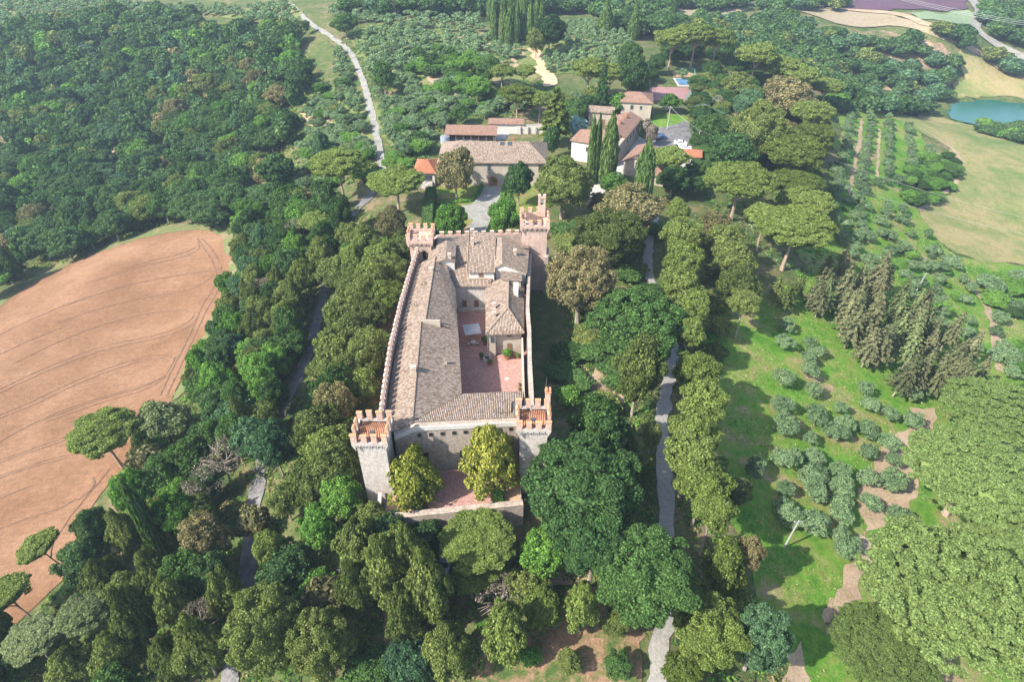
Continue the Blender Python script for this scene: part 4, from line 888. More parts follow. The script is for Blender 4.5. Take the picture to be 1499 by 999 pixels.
# ================= cars =================
M['cw'] = plain('white_paint', (.78, .79, .8), .25, .6, 0, .02); M['cb'] = plain('blue_paint', (.03, .07, .18), .25, .6, 0, .02)
M['clb'] = plain('pale_blue_paint', (.30, .48, .68), .3, .6, 0, .05); M['tyre'] = plain('tyre', (.02, .02, .02), .8); M['lamp'] = plain('lamp_glass', (.6, .6, .62), .1, .6)
def car(label, loc, rz, paint, group=None):
    t = thing('parked_car', label, 'car', loc, rz, group)
    L, W2 = 2.1, .86
    prof = [(-L, .35), (-L, .72), (-L + .15, .86), (-1.05, .95), (-.45, 1.42), (.9, 1.47), (1.55, 1.02), (L - .05, .92), (L, .6), (L, .35)]
    b = MB(); n = len(prof)
    def wy(z): return W2 if z < 1.0 else W2 - (z - 1.0) * .42
    for i in range(n):
        a, c = prof[i], prof[(i + 1) % n]; b.face([(a[0], -wy(a[1]), a[1]), (c[0], -wy(c[1]), c[1]), (c[0], wy(c[1]), c[1]), (a[0], wy(a[1]), a[1])])
    b.face([(p[0], -wy(p[1]), p[1]) for p in prof][::-1]); b.face([(p[0], wy(p[1]), p[1]) for p in prof])
    body = b.build('body', paint, t)
    md = body.modifiers.new('b', 'BEVEL'); md.width = .05; md.segments = 2
    b = MB(); b.face([(-1.0, -.72, 1.0), (-.5, -.64, 1.4), (-.5, .64, 1.4), (-1.0, .72, 1.0)][::-1]); b2 = MB()
    MB().slab([(-1.02, .74, .985), (-1.02, -.74, .985), (-.5, -.62, 1.41), (-.5, .62, 1.41)], .02).build('windscreen', M['glass'], t)
    MB().slab([(1.0, .62, 1.43), (1.0, -.62, 1.43), (1.5, -.72, 1.07), (1.5, .72, 1.07)], .02).build('rear_window', M['glass'], t)
    for s in (-1, 1):
        y = s * .875
        f = [(-.9, s*.87, 1.0), (-.42, s*.75, 1.36), (.85, s*.74, 1.38), (1.3, s*.86, 1.03)]
        MB().face(f).build('side_window', M['glass'], t)
        MB().box(-L - .03, -L + .02, s*.6 - .18, s*.6 + .18, .6, .75).build('headlight', M['lamp'], t)
        for x in (-1.3, 1.3):
            w_ = MB(); w_.tube([(x, s*.72, .32), (x, s*.9, .32)], .32, 14); wo = w_.build('wheel', M['tyre'], t)
            MB().tube([(x, s*.9, .32), (x, s*.915, .32)], .19, 10).build('rim', M['metal'], wo)
    return t
def on(px, py, z=.25):
    x, y, g = gnd(px, py); return (x, y, g + z)
car('white hatchback at the edge of the car park, nearer the small hut', on(1002, 221), R_(172), M['cw'], 'white cars in the car park')
car('white hatchback parked just behind the other white one', on(996, 214), R_(165), M['cw'], 'white cars in the car park')
car('dark blue car parked beside the dry brown bush', on(966, 206), R_(20), M['cb'])
car('pale blue car glinting between the trees below the terrace', on(652, 832, .15), R_(82), M['clb'])
# ================= poles and wires =================
def upole(label, px, py, h, arm=False, ang=0, lean=0):
    x, y, g = gnd(px, py); t = thing('utility_pole', label, 'utility pole', (x, y, g)); t.rotation_euler = (0, lean, ang)
    MB().tube([(0, 0, -.5), (0, 0, h)], [.17, .11], 8).build('post', M['concrete'], t)
    a = MB().box(-.7, .7, -.05, .05, h - .45, h - .35).build('crossarm', M['metal'], t)
    for s in (-.6, 0, .6): MB().cyl(s, 0, h - .35, h - .15, .05, k=6).build('insulator', M['white'], a)
    return (x, y, g + h)
p1 = upole('tall pale pole on the grass beside the cream farmhouse', 977, 190, 7.6)
p2 = upole('pale pole beside the white parked cars', 1019, 226, 7.6)
p3 = upole('pale pole at the edge of the trees above the car park', 1027, 178, 6.0)
p4 = upole('lone pale pole on the orchard grass', 1147, 805, 7.2, lean=R_(4))
p5 = upole('pale pole standing in the upper orchard', 1340, 430, 6.5, lean=R_(5))
M['wire'] = plain('grey_wire', (.42, .42, .42), .5, .5, .3)
def wire(label, a, b, sag=1.2, r=.03, group=None):
    t = []
    for i in range(25):
        s = i / 24; t.append((a[0] + (b[0] - a[0]) * s, a[1] + (b[1] - a[1]) * s, a[2] + (b[2] - a[2]) * s - 4 * sag * s * (1 - s)))
    off = a; o = MB(off).tube(t, r, 4).build('power_line', M['wire'], None); o.location = off; tag(o, label, 'power line', group); return o
wire('wire between the grass pole and the pole above the car park', p1, p3, .5, .05); wire('wire from the grass pole to the cream farmhouse', p1, (48.0, 223.5, 5.9), .3, .04)
wire('wire from the grass pole down to the pole by the white cars', p1, p2, .5, .04)
wire('slack wire from the car park pole down across the orchard and meadow', p2, (*gnd(1700, 470)[:2], -16), 6, .028)
wire('wire crossing the upper orchard towards the meadow', p3, (*gnd(1600, 400)[:2], -22), 5, .028)

a0 = (*gnd(1190, 5)[:2], 2); a1 = (*gnd(1560, 115)[:2], -12)
for k in range(3): wire('high voltage wire over the distant wooded slope', (a0[0] + k*2, a0[1] + k * 6, a0[2]), (a1[0] + k * 2, a1[1] + k * 6, a1[2]), 4, .06, 'wires over the far slope')
# ================= trees =================
def ico_pts(n, r):
    i = np.arange(n) + .5; ph = np.arccos(1 - 2 * i / n); th = np.pi * (1 + 5 ** .5) * i
    return np.stack([np.cos(th) * np.sin(ph), np.sin(th) * np.sin(ph), np.cos(ph)], 1)
def unit(v): return v / (np.linalg.norm(v, axis=-1, keepdims=True) + 1e-9)
def leaf_quads(P, Nn, size, r, asp=1.0):
    """P centres, Nn normals -> (n,4,3) quads, slightly folded"""
    n = len(P); t = unit(np.cross(Nn, r.normal(size=(n, 3)))); b = np.cross(Nn, t)
    s = size * r.uniform(.45, 1.5, (n, 1)); t = t * s; b = b * s * asp
    return np.stack([P - t - b * .55, P + t * .55 - b, P + t + b * .6, P - t * .5 + b], 1)
def clump_leaves(c, rad, n, size, r, squash=.8, out=None, rnd_n=.55):
    e = unit(r.normal(size=(n, 3)))
    if out is not None:
        bad = (e @ out) < -.25; e[bad] = -e[bad]
    P = c + e * rad * np.array([1, 1, squash]) * r.uniform(.62, 1.14, (n, 1))
    o = e if out is None else e + .35 * out
    return leaf_quads(P, unit(unit(o) + rnd_n * r.normal(size=(n, 3))), size, r)
def core_mesh(kind, k=.7, seed=0):
    """low inner mass, displaced, that closes the crown"""
    bm = bmesh.new(); bmesh.ops.create_icosphere(bm, subdivisions=3, radius=1.0)
    r = np.random.RandomState(seed); V = np.array([v.co[:] for v in bm.verts]); Fc = [[v.index for v in f.verts] for f in bm.faces]; bm.free()
    dirs = unit(r.normal(size=(26, 3)))
    f = 1 + .14 * np.max(np.clip((V @ dirs.T - .75) * 4, 0, 1), axis=1) - .08
    return V * f[:, None] * k, Fc
def crown_arrays(shape, n_clump, rc, per, ls, seed, squash=.8):
    r = np.random.RandomState(seed); Q = []; core = None
    if shape in ('round', 'tall', 'wide'):
        D = unit(ico_pts(n_clump, 1) + r.normal(size=(n_clump, 3)) * .16)
        D = D[D[:, 2] > -.72]
        for d in D:
            rad = rc * r.uniform(.65, 1.3); c = d * (1 - rad * .85) * r.uniform(.86, 1.06)
            if d[2] < 0: c[:2] *= .93
            Q.append(clump_leaves(c, rad, int(per * (rad / rc) ** 2 * (1.1 if d[2] > -.2 else .6)), ls, r, squash, d))
        core = core_mesh(shape, .60, seed)
    elif shape in ('lobed', 'lobedtall'):
        nl = max(8, n_clump // 8); D = unit(ico_pts(nl, 1) + r.normal(size=(nl, 3)) * .3); D = D[D[:, 2] > -.62]; lr = 1.55 / math.sqrt(nl)
        for d in D:
            lrad = lr * r.uniform(.75, 1.25); lc = d * (1 - lrad * .8) * r.uniform(.82, 1.06)
            if d[2] < 0: lc *= .95
            m = 8 + int(r.uniform(0, 3)); E2 = unit(ico_pts(m, 1) + r.normal(size=(m, 3)) * .25)
            for e in E2:
                if e @ d < -.35: continue
                rad = rc * r.uniform(.7, 1.3); c = lc + e * lrad * np.array([1, 1, .85]) * r.uniform(.8, 1.05) * .72
                Q.append(clump_leaves(c, rad, int(per * (rad / rc) ** 2), ls, r, squash, unit(e + .6 * d), .85))
        e = unit(r.normal(size=(n_clump * 22, 3))); k9 = .72 + .13 * np.sin(e @ np.array([7., 3, 5]) + seed) * np.sin(e @ np.array([-4., 8, 3]))
        Q.append(leaf_quads(e * k9[:, None] * r.uniform(.86, 1.08, (len(e), 1)), unit(e + .6 * r.normal(size=e.shape)), ls * 1.35, r))
        core = core_mesh(shape, .52, seed)
        if shape == 'lobedtall':
            for q_ in Q: q_[..., :2] *= (1 - .38 * np.clip(q_[..., 2:3], -.6, 1))
            core[0][:, :2] *= (1 - .38 * core[0][:, 2:3])
    elif shape == 'pine':
        n = n_clump; i = np.arange(n) + .5; rr = np.sqrt(i / n) ; th = np.pi * (1 + 5 ** .5) * i
        for a, b in zip(rr, th):
            rad = rc * r.uniform(.7, 1.3); a2 = a * (1 - rad * .6) * r.uniform(.95, 1.03)
            z = math.sqrt(max(0, 1 - a2 ** 2.2)) * .95 - rad * .5 + (r.uniform(-.26, .1) if n > 300 else r.uniform(-.16, .1)) - .14 * (math.sin(a * 9 + b * 3.3) + math.sin(b * 5 + seed)) * .5
            c = np.array([a2 * math.cos(b), a2 * math.sin(b), z]); d = unit(np.array([c[0] * .7, c[1] * .7, .9]))
            Q.append(clump_leaves(c, rad, int(per * (rad / rc) ** 2), ls, r, .75, d, .85))
            if r.uniform() < (.16 if n > 300 else .1): continue
            if a > .6:     # skirt
                c2 = c * np.array([.97, .97, 1]) - np.array([0, 0, rad * 1.3]); Q.append(clump_leaves(c2, rad * .8, int(per * .5), ls, r, .7, unit(np.array([c[0], c[1], -.1])), .6))
        V, Fc = core_mesh('pine', .72, seed); V[:, 2] = np.where(V[:, 2] > 0, V[:, 2] * .92, V[:, 2] * .12 + .0); core = (V, Fc)
    elif shape in ('cone', 'column'):
        for k in range(n_clump):
            t = (k + r.uniform(0, 1)) / n_clump; th = k * 2.39996 + r.uniform(-.3, .3)
            prof = (1 - t ** 1.5) ** .9 * min(1, .6 + t * 3) * (1 + .16 * math.sin(k * 1.3) * math.sin(th * 3 + seed)) if shape == 'cone' else math.sin(math.pi * min(1, (t * .93 + .12))) ** .55 * (1 if t < .5 else (1 - (t - .5) * 1.1))
            rad = rc * r.uniform(.7, 1.25) * (.45 + .75 * prof); a = max(0, prof - rad * .7) * r.uniform(.9, 1.08)
            c = np.array([a * math.cos(th), a * math.sin(th), -1 + 2 * t * .97]); d = unit(np.array([math.cos(th), math.sin(th), .5]))
            Q.append(clump_leaves(c, rad, int(per * (rad / rc)), ls, r, 1.0 if shape == 'cone' else 1.6, d, .5))
        V, Fc = core_mesh('c', 1, seed); tt = (V[:, 2] + 1) / 2
        pr = (1 - np.clip(tt, 0, 1) ** 1.5) ** .9 * .62 if shape == 'cone' else np.sin(np.pi * np.clip(tt * .93 + .12, 0, 1)) ** .55 * .62 * np.where(tt < .5, 1, 1 - (tt - .5) * 1.1)
        xy = unit(V[:, :2] + 1e-6) * np.minimum(1, np.linalg.norm(V[:, :2], axis=1, keepdims=True) * 3); V[:, :2] = xy * pr[:, None]; V[:, 2] *= .95; core = (V, Fc)
    elif shape == 'tier':      # fir / cedar: whorls of drooping fans
        nt = n_clump
        for k in range(nt):
            t = k / nt; rr = (1 - t) ** .8 * r.uniform(.85, 1.1) + .06; nb = max(4, int(9 * (1 - t * .6)))
            for j in range(nb):
                th = 2 * math.pi * (j + r.uniform(-.3, .3)) / nb + k; L = rr * r.uniform(.75, 1.1)
                n = int(per * L * 1.2); s = r.uniform(.12, 1, n) ** .7
                w_ = (r.uniform(-1, 1, n)) * .28 * L * (1.15 - s); ca, sa = math.cos(th), math.sin(th)
                P = np.stack([ca * s * L - sa * w_, sa * s * L + ca * w_, -1 + 2 * t * .97 - s ** 1.6 * .16 * L + r.uniform(-.025, .025, n)], 1)
                Nn = unit(np.stack([ca * .35 + 0 * s, sa * .35 + 0 * s, 1 + 0 * s], 1) + .4 * r.normal(size=(n, 3))); Q.append(leaf_quads(P, Nn, ls, r))
        V, Fc = core_mesh('c', 1, seed); tt = (V[:, 2] + 1) / 2; V[:, :2] *= ((1 - tt) * .35)[:, None] ; V[:, 2] *= .9; core = (V, Fc)
    elif shape == 'olive':
        for k in range(n_clump):
            d = unit(r.normal(size=3)); d[2] = abs(d[2]) * .9 - .25; d = unit(d)
            rad = rc * r.uniform(.7, 1.3); c = d * (1 - rad) * r.uniform(.55, 1.15)
            Q.append(clump_leaves(c, rad, int(per), ls, r, .9, d, .8))
        V, Fc = core_mesh('o', .4, seed); core = (V, Fc)
    elif shape == 'sparse':
        for k in range(n_clump):
            d = unit(r.normal(size=3)); d[2] = abs(d[2]) * .8; c = d * r.uniform(.4, .95); Q.append(clump_leaves(c, rc * r.uniform(.6, 1.2), int(per), ls, r, .7, d, .9))
    q = np.concatenate(Q); 
    return q, core
def trunk_mesh(shape, seed, top=1.0, rad=.05, k=6, limbs=7, spread=.62):
    """unit trunk: z 0..1, crown centre at z=1, xy in crown radii"""
    r = random.Random(seed); b = MB(); x = y = 0.0; pts = []
    zt = 1.0 if shape in ('round', 'lobed', 'lobedtall', 'tall', 'olive', 'sparse') else (1.05 if shape == 'pine' else 1.25)
    for i in range(6):
        t = i / 5; pts.append((x, y, t * zt)); x += r.uniform(-.03, .03); y += r.uniform(-.03, .03)
    if shape == 'sparse': limbs = 16; spread = .95; rad *= .8
    b.tube([(0, 0, -.12)] + pts, [rad * 1.7, rad * 1.35] + [rad * (1.1 - .65 * (i / 5)) for i in range(1, 6)], k)
    if shape in ('round', 'lobed', 'lobedtall', 'olive', 'pine', 'sparse', 'tall'):
        for j in range(limbs):
            z0 = r.uniform(.55, .92) if shape != 'olive' else r.uniform(.3, .6); th = j * 2.4 + r.uniform(-.4, .4); L = spread * r.uniform(.7, 1.1)
            z1 = min(1.25, z0 + r.uniform(.2, .4)); i0 = min(5, int(z0 / zt * 5)); bx, by = pts[i0][0], pts[i0][1]
            b.tube([(bx, by, z0), (bx + .45 * L * math.cos(th), by + .45 * L * math.sin(th), z0 + (z1 - z0) * .55), (bx + L * math.cos(th + .2), by + L * math.sin(th + .2), z1)], [rad * .55, rad * .38, rad * .16], 4)
    return b
BARK = mix_mat('bark', [(.2, .16, .13), (.3, .25, .2), (.36, .31, .26)], 1.2, 8)
BARKG = mix_mat('bleached_bark', [(.42, .39, .36), (.5, .47, .44)], 1.2, 8)
BARKP = mix_mat('pine_bark', [(.30, .21, .16), (.38, .29, .23)], 1.2, 8)
L_ = {}
L_['oak'] = leaf_mat('oak_leaves', (0.042, 0.088, 0.026), (0.088, 0.16, 0.045))
L_['darkoak'] = leaf_mat('deep_green_leaves', (0.032, 0.074, 0.026), (0.068, 0.13, 0.042))
L_['wood'] = leaf_mat('wood_leaves', (0.042, 0.086, 0.034), (0.092, 0.158, 0.056))
L_['holm'] = leaf_mat('holm_oak_leaves', (0.085, 0.12, 0.035), (0.17, 0.205, 0.06))
L_['brown'] = leaf_mat('brownish_leaves', (0.12, 0.125, 0.055), (0.24, 0.205, 0.1))
L_['bright'] = leaf_mat('bright_green_leaves', (0.065, 0.155, 0.03), (0.15, 0.275, 0.055))
L_['pine'] = leaf_mat('pine_needles', (0.1, 0.145, 0.03), (0.185, 0.235, 0.065))
L_['pineg'] = leaf_mat('grey_pine_needles', (0.1, 0.14, 0.055), (0.2, 0.235, 0.105))
L_['olive'] = leaf_mat('olive_leaves', (.098, .165, .078), (.185, .262, .128))
L_['cypress'] = leaf_mat('cypress_scales', (0.055, 0.11, 0.03), (0.12, 0.18, 0.055))
L_['fir'] = leaf_mat('fir_needles', (0.105, 0.128, 0.06), (0.188, 0.188, 0.098))
L_['blue'] = leaf_mat('blue_spruce_needles', (0.15, 0.255, 0.255), (0.255, 0.375, 0.36))
L_['plane'] = leaf_mat('yellow_green_leaves', (.15, .185, .03), (.30, .305, .065))
L_['teal'] = leaf_mat('bluish_green_leaves', (0.05, 0.11, 0.055), (0.1, 0.178, 0.085))
L_['bigpine'] = leaf_mat('fresh_pine_needles', (0.1, 0.15, 0.04), (0.18, 0.25, 0.08))
L_['dry'] = leaf_mat('dry_twigs', (0.2, 0.165, 0.13), (0.28, 0.24, 0.2))
PRO = {}
def mesh_from(q, core, name, extra=None):
    """leaf quads + inner core (slot 0) + optional bark builder (slot 1)"""
    nq = len(q); V = [q.reshape(-1, 3)]; nv = nq * 4
    loops = [np.arange(nq * 4, dtype=np.int32)]; cnt = [np.full(nq, 4, np.int32)]; mi = [np.zeros(nq, np.int32)]
    if core is not None:
        cv, cf = core; cf = np.array(cf, np.int32); V.append(cv); loops.append((cf + nv).ravel()); cnt.append(np.full(len(cf), 3, np.int32)); mi.append(np.zeros(len(cf), np.int32)); nv += len(cv)
    if extra is not None:
        V.append(np.array(extra.v)); 
        for f in extra.f: loops.append(np.array(f, np.int32) + nv); cnt.append(np.array([len(f)], np.int32)); mi.append(np.array([1], np.int32))
    V = np.concatenate(V); loops = np.concatenate(loops); cnt = np.concatenate(cnt); mi = np.concatenate(mi)
    me = bpy.data.meshes.new(name); me.vertices.add(len(V)); me.vertices.foreach_set('co', V.astype(np.float32).ravel())
    me.loops.add(len(loops)); me.loops.foreach_set('vertex_index', loops.astype(np.int32)); me.polygons.add(len(cnt))
    st = np.concatenate([[0], np.cumsum(cnt)[:-1]]).astype(np.int32); me.polygons.foreach_set('loop_start', st)
    me.polygons.foreach_set('material_index', mi); me.update(calc_edges=True); me.validate(); return me
SPEC = {  # shape, clumps, clump radius, leaves per clump, leaf size (crown radius = 1)
 'big': ('lobed', 300, .115, 230, .0145), 'mid': ('lobed', 110, .19, 210, .025), 'small': ('lobed', 64, .24, 80, .055), 'con': ('lobedtall', 130, .17, 200, .025),
 'pineL': ('pine', 110, .15, 300, .019), 'pineX': ('pine', 520, .062, 160, .0095), 'fir': ('tier', 9, .2, 90, .052), 'pineM': ('pine', 52, .2, 280, .027),
 'cone': ('cone', 90, .3, 85, .05), 'column': ('column', 70, .34, 110, .08), 'tier': ('tier', 20, .2, 95, .05),
 'olive': ('olive', 48, .25, 100, .04), 'airy': ('lobedtall', 110, .16, 150, .023), 'sparse': ('sparse', 22, .3, 60, .022), 'far': ('lobed', 64, .26, 26, .085), 'farolive': ('olive', 14, .38, 50, .1)}
SHP = {}
for k, (s, n, rc, per, ls) in SPEC.items():
    SHP[k] = []
    for v in range(5 if k in ('mid', 'small', 'olive', 'far', 'fir', 'farolive', 'con') else 3):
        q, core = crown_arrays(s, n, rc, per, ls, 17 * v + len(k) * 5 + ord(k[0])); SHP[k].append((q, core, s))
def zfrac(s):   # crown centre height as a fraction of tree height, crown semi height fraction
    return {'round': (.58, .42), 'lobed': (.58, .42), 'lobedtall': (.54, .46), 'tall': (.55, .45), 'pine': (.72, .3), 'cone': (.52, .49), 'column': (.51, .49), 'tier': (.645, .355), 'olive': (.58, .42), 'sparse': (.6, .4)}[s]
CM = {}; TM = {}; FM = {}
def crown_mesh(k, v):
    if (k, v) not in CM:
        q, core, s = SHP[k][v]; m = mesh_from(q, core, 'crown'); m.materials.append(L_['oak']); CM[(k, v)] = m
    return CM[(k, v)]
def trunk_m(s, v):
    if (s, v) not in TM:
        o = trunk_mesh(s, v + 3, rad=.055 if s != 'pine' else .05).build('trunk', BARKP if s in ('pine',) else (BARKG if s == 'sparse' else BARK)); TM[(s, v)] = o.data; bpy.data.objects.remove(o)
    return TM[(s, v)]
def full_mesh(k, v):
    """crown and trunk in one mesh (trees too small or too hidden to show a trunk): z 0..1"""
    if (k, v) not in FM:
        q, core, s = SHP[k][v]; zc, hh = zfrac(s); q2 = q * np.array([1, 1, hh]) + np.array([0, 0, zc])
        c2 = None if core is None else (core[0] * np.array([1, 1, hh]) + np.array([0, 0, zc]), core[1])
        t = trunk_mesh(s, v + 5, rad=.06, k=5, limbs=4); t.v = [(x, y, z * zc) for x, y, z in t.v]
        m = mesh_from(q2, c2, 'tree', t); m.materials.append(L_['oak']); m.materials.append(BARK); FM[(k, v)] = m
    return FM[(k, v)]
def setmat(o, mat):
    o.material_slots[0].link = 'OBJECT'; o.material_slots[0].material = mat
PLACED = []    # (x, y, radius)
def solve(px, py, wpx, hpx, k, hmin=0):
    """crown centre pixel and crown extent in pixels -> base point, crown radius, crown semi height, centre height"""
    s = SHP[k][0][2]; zc, hh = zfrac(s); hc = 6.0
    for _ in range(6):
        x, y, g = gnd(px, py, hc); _, _, dep = proj(x, y, g + hc); R = wpx * dep / F / 2
        sa = (CAMH - g - hc) / math.sqrt(x * x + y * y + (CAMH - g - hc) ** 2); ca = math.sqrt(1 - sa * sa)
        h2 = (hpx * dep / F / 2) ** 2 - (R * sa) ** 2
        ch = math.sqrt(max(h2, 0)) / ca
        lo, hi = {'pine': (.40, .6), 'cone': (1.3, 2.9), 'lobedtall': (1.1, 2.4), 'column': (3, 9), 'tier': (1.0, 3.0), 'olive': (.55, .9)}.get(s, (.7, 1.8))
        ch = min(max(ch, lo * R), hi * R)
        H = ch / hh; hc = H * zc
        if H < hmin: H = hmin; hc = H - ch
        if s == 'pine': H = max(H, 9 if R > 3 else 6); hc = H - ch * 1.0
    return x, y, g, R, ch, hc, s
ntree = [0]
def hero(px, py, wpx, hpx, k, mat, label, name='oak_tree', cat='tree', lean=0, v=None, group=None, hmin=0):
    x, y, g, R, ch, hc, s = solve(px, py, wpx, hpx, k, hmin); v = ntree[0] % len(SHP[k]) if v is None else v; ntree[0] += 1
    t = thing(name, label, cat, (x, y, g), 0, group); t.rotation_euler = (0, R_(lean), rnd.uniform(-.4, .4))
    c = bpy.data.objects.new('crown', crown_mesh(k, v)); C.objects.link(c); c.parent = t; setmat(c, L_[mat])
    c.location = (0, 0, hc); c.scale = (R, R, ch); c.rotation_euler = (0, 0, rnd.uniform(0, 6.28))
    if lean: pass
    u = bpy.data.objects.new('trunk', trunk_m(s, v)); C.objects.link(u); u.parent = t; u.scale = (R, R, hc)
    PLACED.append((x, y, R)); return t
def single(x, y, R, H, k, mat, label, name, cat, group):
    o = bpy.data.objects.new(name, full_mesh(k, rnd.randrange(len(SHP[k])))); C.objects.link(o); setmat(o, L_[mat])
    o.location = (x, y, float(hgt(x, y)) - .05); o.scale = (R, R * rnd.uniform(.78, 1.2), H); ti = .13 if k == 'fir' else .06; o.rotation_euler = (rnd.uniform(-ti, ti), rnd.uniform(-ti, ti), rnd.uniform(0, 6.28))
    tag(o, label, cat, group); PLACED.append((x, y, R)); return o
H = hero
# --- around the castle, right side ---
H(850, 412, 110, 112, 'big', 'brown', 'round brownish holm oak beside the shaded curtain wall', 'holm_oak')
H(890, 348, 112, 88, 'big', 'holm', 'wide olive green holm oak just beyond the brownish round one', 'holm_oak')
H(937, 478, 145, 100, 'big', 'oak', 'broad dark green oak spreading over the gravel drive', 'oak_tree', hmin=13)
H(935, 545, 74, 135, 'mid', 'holm', 'tall olive green tree with a pale top in front of the broad dark oak', 'holm_oak', hmin=14)
H(833, 583, 38, 36, 'small', 'bright', 'small round yellow green tree beside the turreted tower')
H(880, 625, 90, 90, 'mid', 'oak', 'upper crown of the dark oaks beside the turreted tower', hmin=15)
H(850, 715, 185, 160, 'big', 'darkoak', 'enormous dark green oak at the corner of the front terrace', hmin=17)
H(945, 850, 160, 130, 'big', 'oak', 'great green oak spreading over the foot of the gravel drive', hmin=15)
H(870, 800, 110, 90, 'big', 'darkoak', 'dark green oak between the two greatest oaks', hmin=14)
H(925, 645, 28, 50, 'tier', 'pine', 'small pointed conifer beside the gravel drive, the upper one', 'young_conifer', group=None)
H(950, 690, 26, 44, 'tier', 'pine', 'small pointed conifer beside the gravel drive, the lower one', 'young_conifer')
H(955, 640, 30, 60, 'small', 'holm', 'narrow dull green tree on the very edge of the drive')
# row of pines on the right of the drive
row = [(993,310,38,38),(995,345,60,54),(1000,380,62,58),(996,416,62,58),(1013,450,56,54),(1010,488,46,50),(1022,548,70,70),(1030,590,74,72),(1018,630,78,70),(1010,668,82,74),(1030,712,84,78),(1045,748,70,64)]
for i, (x, y, a, b) in enumerate(row): H(x, y, a, b, 'mid', 'pine', 'yellow green pine in the close row lining the right of the gravel drive', 'pine_tree', group='pines lining the right of the drive', hmin=13.5)
H(1078, 722, 46, 52, 'mid', 'pineg', 'small greyish round tree standing out to the right of the pine row', hmin=10)
H(1062, 832, 66, 84, 'mid', 'pine', 'olive coloured pine below the end of the pine row', 'pine_tree', hmin=12)
H(1096, 815, 44, 60, 'mid', 'brown', 'straggly brownish tree touching the olive coloured pine', hmin=12)
H(1112, 935, 92, 110, 'big', 'teal', 'bluish green leafy tree at the bottom, left of the giant pines', hmin=13)
H(1040, 930, 110, 110, 'big', 'pine', 'wide yellow green pine at the bottom, right of the pale drive', 'pine_tree', hmin=12)
# holm row between orchard and pine row
for i, (x, y, a, b) in enumerate([(1048,330,45,45),(1060,355,60,60),(1075,385,68,60),(1082,420,68,62),(1090,445,50,44)]):
    H(x, y, a, b, 'mid', 'holm' if i else 'brown', ['brownish holm oak at the head of the short holm row', 'second holm oak of the short row above the green orchard', 'third holm oak of the short row, the widest', 'fourth holm oak of the short row', 'last and smallest holm oak of the short row, above the grass'][i], 'holm_oak', hmin=12)
# umbrella pines on the ridge right of the hamlet
sp = [(1082,272,106,62,'widest flat umbrella pine below the parked cars'),(1161,342,112,70,'umbrella pine with its thick pale trunk showing above the orchard'),(1120,322,60,42,'small umbrella pine left of the one with the thick trunk'),
(1178,303,82,50,'umbrella pine directly above the one with the thick trunk'),(1165,272,80,44,'third umbrella pine up the right edge of the ridge'),(1161,231,88,58,'rounded umbrella pine beside the long tree shadows'),(1190,202,58,42,'small umbrella pine on the ridge edge above the rounded one'),
(1188,170,64,40,'umbrella pine at the far end of the ridge edge'),(1140,100,66,34,'flat umbrella pine before the far wooded slope'),(1170,115,60,34,'pale umbrella pine joined to the flat one before the far slope'),(1210,130,50,28,'last low umbrella pine towards the ravine'),(1108,85,60,40,'umbrella pine beyond the sandy clearing'),
(985,62,58,44,'left one of the clustered umbrella pines beyond the pool'),(1018,56,60,40,'middle one of the clustered umbrella pines beyond the pool'),(1050,62,56,40,'right one of the clustered umbrella pines beyond the pool'),
(978,236,62,38,'umbrella pine over the small hut by the white cars'),(862,106,58,44,'round umbrella pine left of the dark cedar'),(895,112,50,44,'round umbrella pine right beside the dark cedar'),
(758,142,56,34,'tall umbrella pine with a bare trunk over the low shed'),(790,150,44,30,'umbrella pine above the buttressed wall'),(735,108,40,24,'small umbrella pine up the bare strip'),(768,108,36,22,'second small umbrella pine up the bare strip'),
(580,272,86,50,'umbrella pine leaning over the pink rear tower'),(497,247,84,52,'dark umbrella pine at the foot of the pale road'),(155,640,96,76,'dark umbrella pine overhanging the wheat field'),(462,330,50,34,'umbrella pine in the wood left of the castle'),
(700,800,112,82,'broad pine just below the front terrace'),(690,850,60,44,'lower pine below the broad one at the terrace'),(718,835,50,40,'small pine tucked beside the broad one')]
for x, y, a, b, lab in sp: H(x, y, a, b, 'pineL' if a > 70 else 'pineM', 'pine', lab, 'umbrella_pine', 'pine tree', hmin=12 if 1060 < x < 1200 and y > 160 else 0)
# giant pines bottom right
for x, y, a, b, lab in [(1385,880,250,215,'giant green pine crown nearest the bottom right corner'),(1290,955,150,110,'giant pine crown at the bottom edge beside the bare soil'),(1420,700,190,120,'giant pale green pine crown below the fir trees'),(1455,610,150,95,'giant pine crown touching the right edge below the dirt path'),(1480,800,120,120,'giant pine crown cut by the right edge'),(1470,930,110,110,'giant pine crown in the corner itself')]:
    H(x, y, a, b, 'pineX', 'bigpine', lab, 'giant_pine', 'pine tree')
H(1478, 800, 34, 40, 'sparse', 'dry', 'bare grey dead tree between the giant pines', 'dead_tree')
H(1450, 735, 30, 26, 'sparse', 'dry', 'small bare treetop poking from the giant pines', 'dead_tree')
H(1368, 655, 30, 22, 'sparse', 'dry', 'bare grey branches at the edge of the sandy patch', 'dead_tree')
